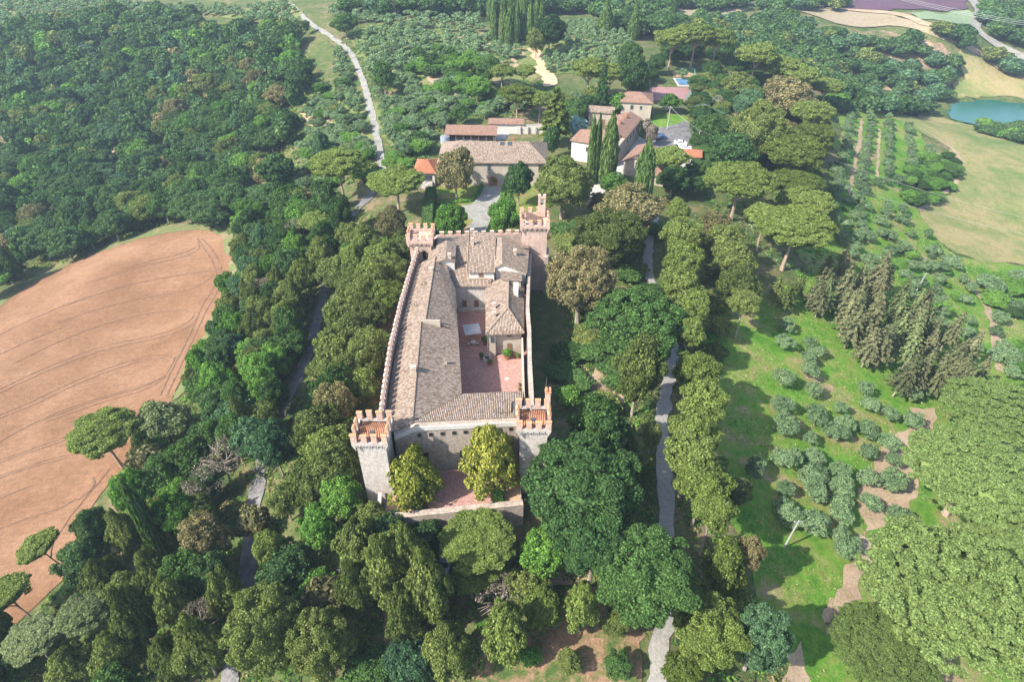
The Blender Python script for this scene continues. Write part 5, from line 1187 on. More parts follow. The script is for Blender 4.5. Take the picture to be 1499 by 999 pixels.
# hamlet
H(825, 270, 92, 84, 'big', 'holm', 'large greyish green holm oak beside the bell gable tower', 'holm_oak')
H(922, 308, 100, 62, 'mid', 'brown', 'wide brownish tree below the barn')
H(880, 300, 40, 36, 'mid', 'brown', 'small dull brown tree left of the wide brownish one')
H(667, 250, 60, 66, 'mid', 'brown', 'round brownish tree in front of the long cream building')
H(760, 265, 42, 56, 'mid', 'darkoak', 'dark upright tree right of the arched door')
H(661, 322, 48, 54, 'mid', 'bright', 'glossy green tree left of the garden drive, near the rear wall')
H(738, 318, 50, 56, 'mid', 'bright', 'glossy green tree right of the garden drive, near the rear wall')
H(724, 264, 10, 12, 'small', 'bright', 'small potted green shrub right of the arched door', 'bush', 'bush')
H(867, 222, 11, 92, 'column', 'cypress', 'slender cypress in front of the white farmhouse, left of a pair', 'cypress_tree', 'cypress')
H(875, 222, 11, 100, 'column', 'cypress', 'slender cypress in front of the white farmhouse, right of a pair', 'cypress_tree', 'cypress')
H(893, 226, 24, 96, 'column', 'cypress', 'fuller cypress at the corner of the white farmhouse', 'cypress_tree', 'cypress')
H(945, 258, 26, 88, 'column', 'cypress', 'cypress in front of the stone barn', 'cypress_tree', 'cypress')
H(897, 268, 38, 34, 'mid', 'bright', 'round green tree at the foot of the fuller cypress')
H(986, 262, 50, 44, 'mid', 'darkoak', 'dark tree below the umbrella pine by the hut')
H(845, 187, 34, 32, 'small', 'blue', 'blue grey spruce left of the white farmhouse', 'blue_spruce')
H(815, 158, 56, 64, 'tier', 'pine', 'layered cedar above the blue grey spruce', 'cedar_tree')
H(808, 205, 24, 50, 'small', 'darkoak', 'dark narrow tree at the end of the long cream building')
H(884, 116, 26, 58, 'tier', 'darkoak', 'dark cedar spire above the cream farmhouse', 'cedar_tree')
H(926, 105, 46, 66, 'mid', 'darkoak', 'tall dark tree behind the cream farmhouse')
H(925, 78, 34, 36, 'mid', 'oak', 'dark green tree beyond the tall dark one')
H(905, 150, 32, 30, 'small', 'bright', 'light green tree left of the cream farmhouse')
H(878, 147, 26, 28, 'small', 'bright', 'light green tree above the little outbuilding')
H(843, 143, 22, 20, 'olive', 'olive', 'lone olive on the dry grass above the spruce', 'olive_tree', 'olive tree')
H(983, 150, 30, 24, 'small', 'bright', 'leafy tree covering a corner of the tennis court')
H(946, 186, 20, 26, 'small', 'dry', 'dry brown tree in front of the cream farmhouse')
H(955, 195, 18, 28, 'small', 'dry', 'dry brown bush beside the dark blue car', 'bush', 'bush')
H(1000, 108, 16, 18, 'olive', 'olive', 'grey green tree at the pool corner')
H(668, 212, 0.1, 0.1, 'small', 'oak', 'x') if False else None
H(1112, 192, 92, 84, 'big', 'holm', 'great rounded holm oak above the widest umbrella pine', 'holm_oak')
H(1155, 142, 76, 62, 'mid', 'brown', 'brown tinted holm oak on the ridge above the rounded pine', 'holm_oak')
H(1074, 224, 76, 62, 'mid', 'darkoak', 'dark leafy thicket tree right of the white cars')
H(1035, 190, 46, 44, 'mid', 'oak', 'leafy tree right of the car park')
H(1050, 148, 20, 22, 'sparse', 'dry', 'leafless grey tree on the sandy clearing', 'dead_tree')
H(1080, 125, 46, 40, 'mid', 'holm', 'olive green tree above the sandy clearing')
H(1095, 150, 44, 44, 'mid', 'teal', 'grey green tree right of the sandy clearing')
# beyond the hamlet
for x, y, a, b, lab, m in [(805,45,50,46,'large dark oak beyond the cypress clump','darkoak'),(785,60,30,36,'dark tree at the foot of the cypress clump','holm'),(716,100,44,40,'green tree left of the bare sandy strip','oak'),(700,128,40,34,'bright green tree above the open shed','bright'),(655,128,16,28,'small bright tree beside the bare clearing','bright'),
  (562,112,34,44,'dense green tree on the right of the pale road','oak'),(505,34,42,26,'round dark tree at the top right of the pale road','oak'),(471,216,30,46,'pointed dark green tree left of the pale road','teal'),(675,165,28,26,'dark green tree behind the open shed','oak'),(648,175,24,24,'grey olive green tree left of the sheds','olive'),
  (448,38,14,18,'small dark tree beside the top of the pale road','oak'),(690,90,40,30,'leafy green tree at the head of the overgrown bank','bright')]:
    H(x, y, a, b, 'mid', m, lab)
cy = [(724,32,11,56),(738,28,12,64),(750,22,13,56),(758,35,10,50),(768,26,13,58),(777,34,10,52),(787,22,12,50),(745,44,12,44),(793,26,10,44),(718,14,10,30),(765,12,10,30)]
for x, y, a, b in cy: H(x, y, a, b, 'column', 'cypress', 'tall dark cypress in the clump at the top of the olive grove', 'cypress_tree', 'cypress', group='cypresses at the top of the olive grove')
H(888, 25, 26, 44, 'cone', 'cypress', 'broad dark cypress right of the pond', 'cypress_tree', 'cypress'); H(930, 30, 18, 48, 'cone', 'cypress', 'second dark cypress right of the pond', 'cypress_tree', 'cypress'); H(988, 16, 9, 44, 'column', 'cypress', 'lone thin cypress before the distant dirt road', 'cypress_tree', 'cypress')
H(35, 36, 10, 30, 'column', 'cypress', 'thin cypress at the edge of the far left grove', 'cypress_tree', 'cypress')
# terrace
H(607, 702, 84, 108, 'airy', 'plane', 'yellow green tree on the terrace, nearer the tower without turret', 'plane_tree')
H(718, 674, 88, 126, 'airy', 'plane', 'yellow green tree on the terrace, nearer the turreted tower', 'plane_tree')
# left side
H(572, 328, 50, 50, 'mid', 'brown', 'reddish brown topped bush tree under the leaning umbrella pine')
H(402, 655, 60, 84, 'mid', 'teal', 'bluish green leafy tree beside the shaded left drive')
H(238, 622, 86, 64, 'mid', 'pineg', 'greyish pine next to the dark umbrella pine by the field', 'pine_tree')
H(80, 806, 62, 50, 'pineM', 'pine', 'small leaning pine at the lower edge of the wheat', 'pine_tree', lean=-22)
H(28, 880, 70, 64, 'pineM', 'pine', 'leaning pine by the lower left corner of the wheat', 'pine_tree', lean=-18)
H(212, 765, 24, 120, 'column', 'cypress', 'thin cypress in the thicket below the umbrella pine', 'cypress_tree', 'cypress')
H(302, 795, 74, 90, 'mid', 'brown', 'pale brownish holm oak beside the left drive', 'holm_oak')
H(372, 765, 52, 52, 'small', 'brown', 'dull brownish tree over the left drive')
H(397, 808, 50, 66, 'mid', 'pine', 'rounded yellow green tree right of the shaded drive')
H(418, 735, 50, 60, 'mid', 'holm', 'olive green tree right of the bluish one')
H(390, 925, 120, 130, 'big', 'holm', 'very large olive green holm oak at the bottom, right of the left drive', 'holm_oak')
H(470, 945, 100, 110, 'big', 'holm', 'large olive green holm oak at the bottom middle left', 'holm_oak')
H(500, 730, 66, 70, 'mid', 'bright', 'bright green leafy tree under the front tower')
H(540, 985, 80, 60, 'mid', 'oak', 'deep green tree cut by the bottom edge')
cn = [(528,800,62,96),(562,835,60,120),(596,815,58,110),(626,860,64,150),(655,950,60,90),(740,925,58,104),(852,890,46,80),(795,890,50,74),(590,900,50,90),(520,860,50,90)]
for x, y, a, b in cn: H(x, y, a * 1.2, b, 'con', 'pine' if x > 700 else 'holm', 'upright olive green conifer in the thicket below the front terrace', 'conifer_tree', group='conifers below the front terrace')
cn = [(255,885,50,110),(228,840,44,110),(195,905,56,120),(290,945,60,110),(150,850,50,80),(330,870,50,90),(170,960,60,90),(250,965,50,80),(180,780,40,80)]
for x, y, a, b in cn: H(x, y, a * 1.2, b, 'con', 'holm', 'olive brown pointed conifer in the lower left thicket', 'conifer_tree', group='conifers in the lower left thicket')
cn = [(50,940,76,60),(125,905,70,60)]
for x, y, a, b in cn: H(x, y, a, b, 'pineM', 'pineg', 'greyish spreading pine in the lower left corner', 'pine_tree', group='pines in the lower left corner')
for x, y, a, b, k, m, lab in [(905,915,44,46,'mid','holm','dull green tree on the rough grass nearest the pale drive'),(775,965,36,34,'small','bright','small bright tree on the rough grass, the leftmost'),(835,972,40,40,'mid','holm','dull green tree in the middle of the rough grass'),(905,978,44,44,'mid','oak','green tree at the bottom edge left of the pale drive'),(1000,985,60,60,'mid','pine','yellow green tree at the bottom edge right of the pale drive')]:
    H(x, y, a, b, k, m, lab)
H(468, 775, 60, 66, 'mid', 'bright', 'bright green tree on the dry slope left of the terrace'); H(545, 768, 54, 60, 'mid', 'holm', 'olive green tree touching the terrace corner'); H(455, 700, 44, 44, 'small', 'holm', 'small round olive green tree on the dry slope')
H(100, 975, 70, 60, 'con', 'holm', 'lumpy olive green tree at the bottom edge, far left'); H(20, 965, 70, 70, 'con', 'oak', 'dark lumpy tree in the bottom left corner')
# dead trees among the lower left
for x, y, lab in [(205,838,'bare grey tree in the lower left thicket, the upper one'),(165,955,'fallen looking bare grey tree in the lower left corner'),(515,838,'bare grey trunk below the front tower')]: H(x, y, 44, 40, 'sparse', 'dry', lab, 'dead_tree')

# ---- clipped hedges, as rounded leafy boxes ----
def hedge(label, pts, wd, hg, mat='bright', z=None, group=None, name='clipped_hedge', dens=26):
    r = nrs; Q = []; pts = [Vector((*p[:2], 0)) for p in pts]; x0, y0 = pts[0].x, pts[0].y; z0 = float(hgt(x0, y0)) if z is None else z
    core = MB((x0, y0, z0))
    for a, b in zip(pts, pts[1:]):
        d = b - a; L = d.length; d.normalize(); nn = Vector((-d.y, d.x, 0))
        core.bar((a.x, a.y, z0 - .4), (b.x, b.y, z0 - .4), wd * .86, hg + .3)
        n = int(dens * (L * wd + 2 * L * hg + 2 * wd * hg))
        for i in range(n):
            f = r.choice(4, p=np.array([L*wd, L*hg, L*hg, 2*wd*hg]) / (L*wd + 2*L*hg + 2*wd*hg)); s = r.uniform(-.02, 1.02); u = r.uniform(-.5, .5); h = r.uniform(0, 1)
            if f == 0: p = a + d * (s * L) + nn * (u * wd); q = (p.x, p.y, z0 + hg); nv = (0, 0, 1)
            elif f in (1, 2): sg = 1 if f == 1 else -1; p = a + d * (s * L) + nn * (sg * wd / 2); q = (p.x, p.y, z0 + h * hg); nv = (nn.x * sg, nn.y * sg, .2)
            else: sg = r.choice([0, 1]); p = a + d * (sg * L) + nn * (u * wd); q = (p.x, p.y, z0 + h * hg); nv = (d.x * (2*sg-1), d.y * (2*sg-1), .2)
            Q.append((q, nv))
    P = np.array([q[0] for q in Q]) + r.normal(size=(len(Q), 3)) * .05; Nn = unit(np.array([q[1] for q in Q], float) + .5 * r.normal(size=(len(Q), 3)))
    q = leaf_quads(P, Nn, .13, r) - np.array([x0, y0, z0])
    cv = np.array(core.v) - np.array([x0, y0, z0]); cf = [f for f in core.f]
    tri = []; 
    for f in cf: tri += [(f[0], f[1], f[2]), (f[0], f[2], f[3])]
    me = mesh_from(q, (cv, tri), name); me.materials.append(L_[mat]); o = bpy.data.objects.new(name, me); C.objects.link(o); o.location = (x0, y0, z0)
    return tag(o, label, 'hedge', group)
hedge('clipped green hedge block on the terrace below the yellow green tree nearer the plain tower', [(-13.6, 58.4), (-13.5, 60.2)], 1.3, 1.2, z=2.0)
hedge('clipped green hedge block on the terrace at the paving edge nearer the turreted tower', [(-2.1, 59.9), (-2.0, 61.6)], 1.5, 1.2, z=2.0)
hedge('long tall dark hedge closing the left side of the garden', [(-19.5, 128), (-20.5, 138), (-21.5, 150), (-22, 164)], 2.6, 3.4, 'oak')
gw = lambda *p: [gnd(*q)[:2] for q in p]
for lab, p, wd, hg in [('low curved box hedge at the near left of the garden drive', [(640,344),(668,344),(680,330)], 1.0, .9), ('low box hedge in a loop left of the garden drive', [(664,300),(690,297),(702,284),(706,274)], .9, .9),
   ('low box hedge along the right side of the garden drive', [(714,350),(724,318),(736,292),(740,276)], 1.0, .9), ('second low box hedge on the right garden bed', [(748,298),(744,285),(762,278)], .8, .9), ('short box hedge beside the right glossy tree', [(726,350),(745,350)], 1.0, 1.0), ('low box hedge running across the upper left bed', [(640,300),(660,303)], .9, .8)]:
    hedge(lab, gw(*p), wd, hg)
# potted plants in the court
M['pot'] = M['rust']
def pot(x, y, r0, lab, mat='bright', grp=None):
    t = thing('potted_plant', lab, 'potted plant', (x, y, 3.0), 0, grp)
    MB().tube([(0, 0, 0), (0, 0, r0 * 1.1)], [r0 * .55, r0 * .75], 10).build('pot', M['pot'], t)
    c = bpy.data.objects.new('foliage', crown_mesh('small', rnd.randrange(3))); C.objects.link(c); c.parent = t; setmat(c, L_[mat]); c.location = (0, 0, r0 * 1.8); c.scale = (r0,) * 3
for i in range(7): pot(1.35, 77.4 + i * 1.15, .3, 'small terracotta pot in the line along the sunny court wall', 'holm' if i % 2 else 'brown', 'terracotta pots along the court wall')
pot(-.9, 91.9, .85, 'large bright green plant against the cream court building'); pot(.3, 92.2, .5, 'reddish flowering plant right of the large green one', 'brown'); pot(1.1, 92.0, .4, 'small pot right of the flowering plant', 'bright')
pot(-4.0, 90.1, .5, 'leafy pot just in front of the round well', 'holm'); pot(-5.6, 91.9, .5, 'dark leafy pot in the shade left of the round well', 'oak'); pot(-5.1, 96.3, .7, 'green plant at the shaded corner of the cream court building', 'oak')
H(641, 640, 22, 20, 'small', 'oak', 'small shrub growing on top of the front wall foot', 'bush', 'bush') if False else None

# ---------------- zones of individual trees ----------------
ROADS = [[gnd(*p)[:2] for p in pl] for pl in ([(438,18),(475,48),(516,82),(535,130),(550,190),(562,260)], [(335,1010),(352,920),(362,860),(368,790),(376,720)], [(425,580),(452,520),(465,470),(478,420)], [(965,960),(976,900)],[(979,860),(977,780),(973,700),(970,620),(978,560)],[(950,400),(950,360)], [(1418,415),(1455,480)], [(1262,175),(1244,290)], [(1288,190),(1284,260)], [(960,22),(1060,10),(1165,10),(1310,22),(1400,62),(1520,120)], [(1405,-30),(1434,20),(1450,62),(1530,100)])]
def near_road(x, y, d):
    for pl in ROADS:
        for a, b in zip(pl, pl[1:]):
            vx, vy = b[0] - a[0], b[1] - a[1]; t = max(0, min(1, ((x - a[0]) * vx + (y - a[1]) * vy) / (vx * vx + vy * vy)))
            if math.hypot(x - a[0] - t * vx, y - a[1] - t * vy) < d: return True
    return False
FIELD_W = [gnd(*p)[:2] for p in field_px]
def poisson(px_poly, hc, spacing, seed, road=2.5, keep=1.0, avoid=.75, bounds=None):
    r = random.Random(seed); wp = [gnd(p[0], p[1], hc)[:2] for p in px_poly]
    xs = [p[0] for p in wp]; ys = [p[1] for p in wp]; out = []
    cell = {}; 
    y = min(ys)
    base = [(a, b, c) for a, b, c in PLACED]
    row = 0
    while y < max(ys):
        x = min(xs) + (spacing / 2 if row % 2 else 0)
        while x < max(xs):
            a, b = x + r.uniform(-.38, .38) * spacing, y + r.uniform(-.38, .38) * spacing; x += spacing
            if r.random() > keep or not bool(pip(wp, np.array([a]), np.array([b]))[0]): continue
            if near_road(a, b, road): continue
            if -21.5 < a < 5.5 and 56 < b < 128: continue
            if bool(pip(FIELD_W, np.array([a]), np.array([b]))[0]): continue
            if any((a - p) ** 2 + (b - q) ** 2 < (avoid * (c + spacing * .4)) ** 2 for p, q, c in base): continue
            out.append((a, b))
        y += spacing * .87; row += 1
    return out
def pick(r, table):
    t = r.random() * sum(w_ for *_, w_ in table)
    for row_ in table:
        t -= row_[-1]
        if t <= 0: return row_
    return table[-1]
rz = random.Random(5)
CAND = {}
def zone(kind, px_poly, hc, spacing, seed, table, label, group, name, cat, road=2.5, keep=1.0, rr=(.56, .8), hh=(7, 11), avoid=.75):
    for a, b in poisson(px_poly, hc, spacing, seed, road, keep, avoid):
        shp, mat, _ = pick(rz, table); R = spacing * rz.uniform(*rr); Ht = rz.uniform(*hh)
        if shp in ('cone', 'tier', 'con', 'fir'): R *= .62; Ht *= 1.15
        if shp == 'column': R *= .3
        g = float(hgt(a, b)); q = proj(a, b, g + Ht / 2)
        if not (-60 < q[0] < 1560 and -70 < q[1] < 1090): continue
        CAND.setdefault(kind, []).append((R * F / q[2], a, b, R, Ht, shp, mat, label, group, name, cat))
mixw = [('mid', 'wood', 5), ('mid', 'oak', 3), ('mid', 'bright', 1.2), ('mid', 'holm', 1.3), ('mid', 'teal', 1.0), ('small', 'darkoak', 1.5), ('con', 'wood', .8), ('mid', 'brown', .35)]
zone('wood', [(-60,60),(60,30),(150,18),(300,24),(430,42),(440,85),(450,120),(425,170),(415,250),(405,320),(372,345),(335,325),(262,322),(190,338),(90,385),(-60,440)], 5, 8.3, 1, mixw, 'leafy green tree in the dense wood covering the left valley', 'trees of the left valley wood', 'wood_tree', 'tree', hh=(8, 13), keep=.84)
midw = [('mid', 'oak', 3), ('mid', 'wood', 3), ('mid', 'bright', 1.6), ('mid', 'holm', 2.4), ('small', 'brown', .5), ('mid', 'teal', .8), ('con', 'holm', .8), ('sparse', 'dry', .3)]
zone('mid', [(350,345),(420,300),(480,290),(500,330),(478,400),(458,450),(440,510),(415,560),(385,640),(362,720),(350,800),(338,900),(325,1020),(-40,1020),(-40,950),(60,905),(112,830),(125,790),(165,715),(210,650),(262,595),(300,520),(330,460),(352,410)], 5, 5.2, 2, midw, 'green tree in the thicket between the wheat field and the left drive', 'trees between the wheat field and the left drive', 'thicket_tree', 'tree', road=2.4, hh=(8, 13))
holmw = [('mid', 'holm', 6), ('mid', 'oak', 1.2), ('mid', 'pine', .8), ('mid', 'brown', .3)]
zone('holm', [(505,330),(600,345),(594,380),(575,440),(556,510),(540,580),(510,640),(505,700),(470,690),(430,660),(440,600),(475,530),(490,450),(480,390)], 6, 5.6, 3, holmw, 'rounded olive green holm oak in the belt under the long curtain wall', 'holm oaks under the long curtain wall', 'holm_oak', 'tree', road=2.8, hh=(8, 12))
zone('holm', [(430,690),(510,740),(545,770),(640,790),(760,800),(860,840),(900,900),(700,900),(730,1020),(330,1020),(370,900),(410,830)], 4, 5.2, 4, midw, 'green tree in the thicket below the front terrace', 'trees below the front terrace', 'thicket_tree', 'tree', road=2.6, hh=(6, 10), avoid=.72)
zone('scrub', [(430,240),(470,120),(500,110),(545,200),(550,260),(470,300),(430,330),(370,340)], 2, 4.6, 6, [('mid', 'bright', 2), ('small', 'oak', .8), ('small', 'holm', 1), ('olive', 'olive', 3)], 'bright leafy shrub on the bank left of the pale road', 'shrubs left of the pale road', 'bank_shrub', 'shrub', hh=(2.2, 4.5), keep=.5)
zone('scrub', [(560,180),(640,120),(700,110),(760,120),(800,130),(780,160),(660,170),(640,200),(610,250),(570,240)], 2, 4.8, 7, [('mid', 'bright', 2), ('small', 'oak', .8), ('olive', 'olive', 4)], 'leafy shrub on the overgrown bank between the pale road and the sheds', 'shrubs on the bank behind the long building', 'bank_shrub', 'shrub', hh=(2.8, 5), keep=.65)
zone('scrub', [(640,75),(700,95),(690,130),(600,100),(610,80)], 2, 5, 8, [('mid', 'bright', 3), ('small', 'oak', 2)], 'green shrub on the overgrown terrace bank above the clearing', 'shrubs above the clearing', 'bank_shrub', 'shrub', hh=(3, 6))
zone('scrub', [(1020,120),(1075,95),(1130,110),(1190,160),(1215,215),(1180,330),(1130,270),(1070,240),(1030,270),(1000,292),(1010,268)], 3, 6.0, 9, [('mid', 'oak', 3), ('mid', 'holm', 2), ('mid', 'darkoak', 2), ('small', 'brown', .6)], 'green undergrowth tree among the ridge pines', 'undergrowth trees among the ridge pines', 'ridge_tree', 'tree', hh=(4, 7), avoid=.6)
zone('scrub', [(800,320),(830,440),(800,560),(830,600),(900,600),(960,560),(960,320),(880,300)], 2, 4.6, 10, [('small', 'oak', 3), ('small', 'holm', 2), ('small', 'bright', .6)], 'low dark shrub between the castle and the gravel drive', 'shrubs between castle and drive', 'low_shrub', 'shrub', hh=(1.8, 3.5), keep=.55, avoid=.5)
zone('scrub', [(980,330),(1040,320),(1060,480),(1030,780),(1110,900),(1060,1000),(1000,1000),(1000,780),(985,560)], 2, 4.6, 11, [('small', 'pine', 3), ('small', 'holm', 2)], 'low olive green shrub under the pine row', 'shrubs under the pine row', 'low_shrub', 'shrub', hh=(2, 4), keep=.6, avoid=.5)
zone('scrub', [(800,180),(840,150),(900,135),(960,90),(1060,40),(1100,90),(1050,110),(960,100),(930,140),(850,170)], 3, 6.5, 12, [('mid', 'darkoak', 3), ('mid', 'oak', 2), ('mid', 'holm', 1)], 'dark tree in the grove behind the cream farmhouse', 'trees behind the cream farmhouse', 'grove_tree', 'tree', hh=(5, 9), keep=.7)
# far woods
farw = [('far', 'wood', 4), ('far', 'oak', 2), ('far', 'darkoak', 2), ('far', 'holm', 1), ('far', 'teal', 1.2)]
zone('far', [(860,18),(935,45),(1000,42),(1060,60),(1110,90),(1200,118),(1240,140),(1260,120),(1215,80),(1190,40),(1150,14),(1100,26),(1040,26),(985,24),(940,14),(880,8)], 5, 8.0, 13, farw, 'green tree in the wood beyond the hamlet', 'trees of the wood beyond the hamlet', 'wood_tree', 'tree', hh=(7, 11))
zone('far', [(1190,40),(1260,45),(1340,50),(1400,90),(1390,135),(1320,155),(1250,150),(1215,120)], 5, 9.0, 14, farw, 'green tree on the scrubby far slope above the lake', 'trees on the slope above the lake', 'wood_tree', 'tree', hh=(6, 10), keep=.85)
zone('far', [(1340,40),(1400,58),(1460,85),(1530,120),(1530,105),(1470,78),(1420,50),(1350,28)], 5, 9.0, 15, farw, 'dark tree in the belt along the far dirt road', 'trees along the far dirt road', 'wood_tree', 'tree', road=1, hh=(7, 11))
zone('far', [(1445,-10),(1560,-10),(1560,80),(1470,64),(1432,32)], 5, 9.0, 16, farw, 'dark tree in the wood in the far right corner', 'trees of the far right corner wood', 'wood_tree', 'tree', hh=(8, 12))
zone('far', [(500,-4),(700,-4),(860,-5),(1000,-6),(1240,-8),(1240,6),(1100,2),(960,6),(900,4),(800,8),(720,14),(560,10),(500,8)], 5, 8.5, 17, farw, 'dark tree in the belt along the top of the grove', 'trees along the far edge', 'wood_tree', 'tree', hh=(7, 11))
zone('far', [(1190,160),(1240,158),(1290,162),(1380,150),(1385,140),(1300,158),(1260,150),(1200,140)], 3, 7.0, 18, [('far', 'bright', 2), ('far', 'olive', 2), ('far', 'wood', 3)], 'green shrub by the lower edge of the far slope', 'shrubs below the far slope', 'wood_tree', 'tree', hh=(3, 6), keep=.8)
# olives
ol = [('olive', 'olive', 1)]
def olz(poly, sp_, seed, label, group, keep=.92): zone('olive', poly, 2, sp_, seed, ol, label, group, 'olive_tree', 'olive tree', road=3, keep=keep, rr=(.40, .5), hh=(3.2, 4.4))
olz([(575,40),(720,50),(770,70),(720,105),(640,85),(600,110),(640,165),(620,215),(575,215),(560,160),(545,110),(530,70),(540,40)], 5.4, 21, 'grey green olive tree on the slope right of the pale road', 'olive trees right of the pale road')
olz([(500,45),(530,90),(520,130),(545,200),(548,235),(490,235),(440,180),(450,150),(500,130),(490,90)], 5.2, 22, 'grey green olive tree on the terraces left of the pale road', 'olive trees left of the pale road')
olz([(790,60),(815,35),(860,30),(900,38),(930,62),(920,98),(870,95),(830,100),(800,100)], 4.3, 23, 'grey green olive tree in the dense grove above the cream farmhouse', 'olive trees of the dense grove')
olz([(460,12),(700,18),(715,45),(560,35),(500,25)], 6, 24, 'pale olive tree near the distant grey villa', 'olive trees near the distant villa')
zone('olive', [(-40,0),(60,-4),(425,2),(435,30),(300,18),(140,12),(60,22),(-40,52)], 2, 6.0, 25, [('farolive', 'olive', 1)], 'pale olive tree in the far left grove', 'olive trees of the far left grove', 'olive_tree', 'olive tree', rr=(.42, .52), hh=(3.2, 4.4))
# orchard on the right, tree by tree
def C7(*pts): return [(1099 + x / 2.5, 250 + y / 2.5) for x, y in pts]
def C8(*pts): return [(1099 + x / 2.505, 600 + y / 2.505) for x, y in pts]
orch = C7((130,565),(130,630),(215,635),(210,690),(240,660),(120,765),(215,740),(120,860),(230,810),(240,890),(130,935),(330,870),(345,935),(420,800),(440,860),(510,890),(220,985),(300,955),(590,915),(430,945),(590,820),(640,800)) + \
 C8((130,75),(240,40),(330,90),(430,75),(120,185),(155,180),(230,170),(425,165),(510,125),(530,190),(130,290),(225,255),(240,235),(330,230),(240,320),(330,290),(430,260),(130,370),(150,400),(330,340),(440,345),(240,410),(220,430),(330,390),(330,470),(370,500),(340,510),(540,395),(520,280),(530,255),(595,50),(10,240),(20,205)) + \
 C7((380,170),(385,240),(350,250),(380,100),(480,180),(480,230),(510,240),(590,230),(560,280),(480,320),(440,360),(590,350),(570,380),(600,420),(580,450),(660,290),(650,235),(660,350),(690,400),(680,440),(700,480),(700,520),(690,560),(640,530),(760,350),(780,400),(810,430),(790,470),(800,550),(790,600),(820,640),(430,330),(370,300),(730,610),(900,590),(930,640),(950,690),(910,540),(960,740),(880,400),(350,60),(420,70),(500,130),(640,120),(560,180))
def C9(*pts): return [(1100 + x / 3.699, y / 3.699) for x, y in pts]
orch += C9((540,620),(530,690),(530,740),(515,800),(505,850),(480,890),(460,920),(640,640),(640,700),(635,750),(625,800),(610,850),(610,900),(745,680),(745,730),(745,780),(745,830),(740,880),(740,920),(850,700),(850,760),(870,830),(870,900),(960,800),(970,830),(600,960),(690,990),(800,980),(590,560),(540,600))
for (x, y) in orch:
    a, b, g = gnd(x, y, 1.8); q = proj(a, b, g + 2); R = rz.uniform(1.6, 2.4)
    if y < 260: R *= 1.05
    CAND.setdefault('olive', []).append((R * F / q[2] + 3, a, b, R, rz.uniform(3.0, 4.2), 'olive', 'olive', 'round grey green olive tree in the grassy orchard right of the pines', 'olive trees of the grassy orchard', 'olive_tree', 'olive tree'))
for k_, (xa, ya, xb, yb, n_) in enumerate([(1247,170,1230,262,13),(1276,165,1262,262,12),(1303,172,1300,262,12),(1330,185,1336,245,9),(1228,262,1218,330,8),(1258,265,1262,340,8)]):
    for i in range(n_):
        t = (i + rz.uniform(-.3, .3)) / (n_ - 1); a, b, g = gnd(xa + (xb - xa) * t + rz.uniform(-2, 2), ya + (yb - ya) * t, 1.8); q = proj(a, b, g + 2); R = rz.uniform(1.6, 2.4)
        CAND.setdefault('olive', []).append((R * F / q[2] + 3, a, b, R, rz.uniform(3, 4.2), 'olive', 'olive', 'grey green olive tree in the long rows at the top of the orchard', 'olive trees of the long orchard rows', 'olive_tree', 'olive tree'))
zone('olive', [(1215,290),(1330,300),(1400,385),(1440,480),(1440,530),(1390,470),(1300,400),(1210,370)], 2, 5.6, 33, [('olive', 'olive', 3), ('small', 'bright', 1)], 'rounded grey green tree among the scattered olives of the upper orchard', 'scattered trees of the upper orchard', 'olive_tree', 'olive tree', keep=.2, rr=(.3, .42), hh=(2.6, 3.8))
# dense green shrubs right of the orchard
zone('scrub2', [(1345,225),(1400,225),(1405,260),(1360,300),(1330,300),(1330,250)], 2, 4.5, 26, [('mid', 'bright', 3), ('mid', 'oak', 2)], 'green shrub in the dense clump between orchard and meadow', 'shrubs between orchard and meadow', 'meadow_shrub', 'shrub', hh=(2.5, 4.5), keep=.8)
zone('scrub2', [(1370,350),(1400,385),(1499,400),(1560,420),(1560,640),(1500,620),(1470,520),(1440,440),(1390,390)], 2, 5.5, 27, [('mid', 'bright', 2), ('mid', 'oak', 1.4), ('olive', 'olive', 2)], 'green shrub on the bank below the meadow', 'shrubs below the meadow', 'meadow_shrub', 'shrub', keep=.55, hh=(2.5, 4.5))
zone('scrub2', [(1180,270),(1330,270),(1400,400),(1450,560),(1350,600),(1290,520),(1200,400)], 1, 7, 28, [('small', 'bright', 2), ('small', 'olive', 1)], 'small bush in the orchard grass', 'bushes in the orchard grass', 'grass_bush', 'bush', keep=.35, rr=(.15, .28), hh=(1.0, 2.2))
zone('scrub2', [(1440,178),(1600,190),(1600,215),(1500,206),(1440,190)], 2, 6, 29, [('far', 'bright', 2), ('far', 'wood', 2)], 'shrub on the near bank of the lake', 'shrubs on the lake bank', 'bank_shrub', 'shrub', hh=(3, 5))
zone('scrub2', [(700,880),(930,890),(940,1010),(700,1010)], 1, 4.2, 30, [('small', 'bright', 2), ('small', 'holm', 1)], 'small green bush on the rough grass at the bottom', 'bushes on the rough grass', 'grass_bush', 'bush', keep=.8, rr=(.18, .42), hh=(.8, 1.8))
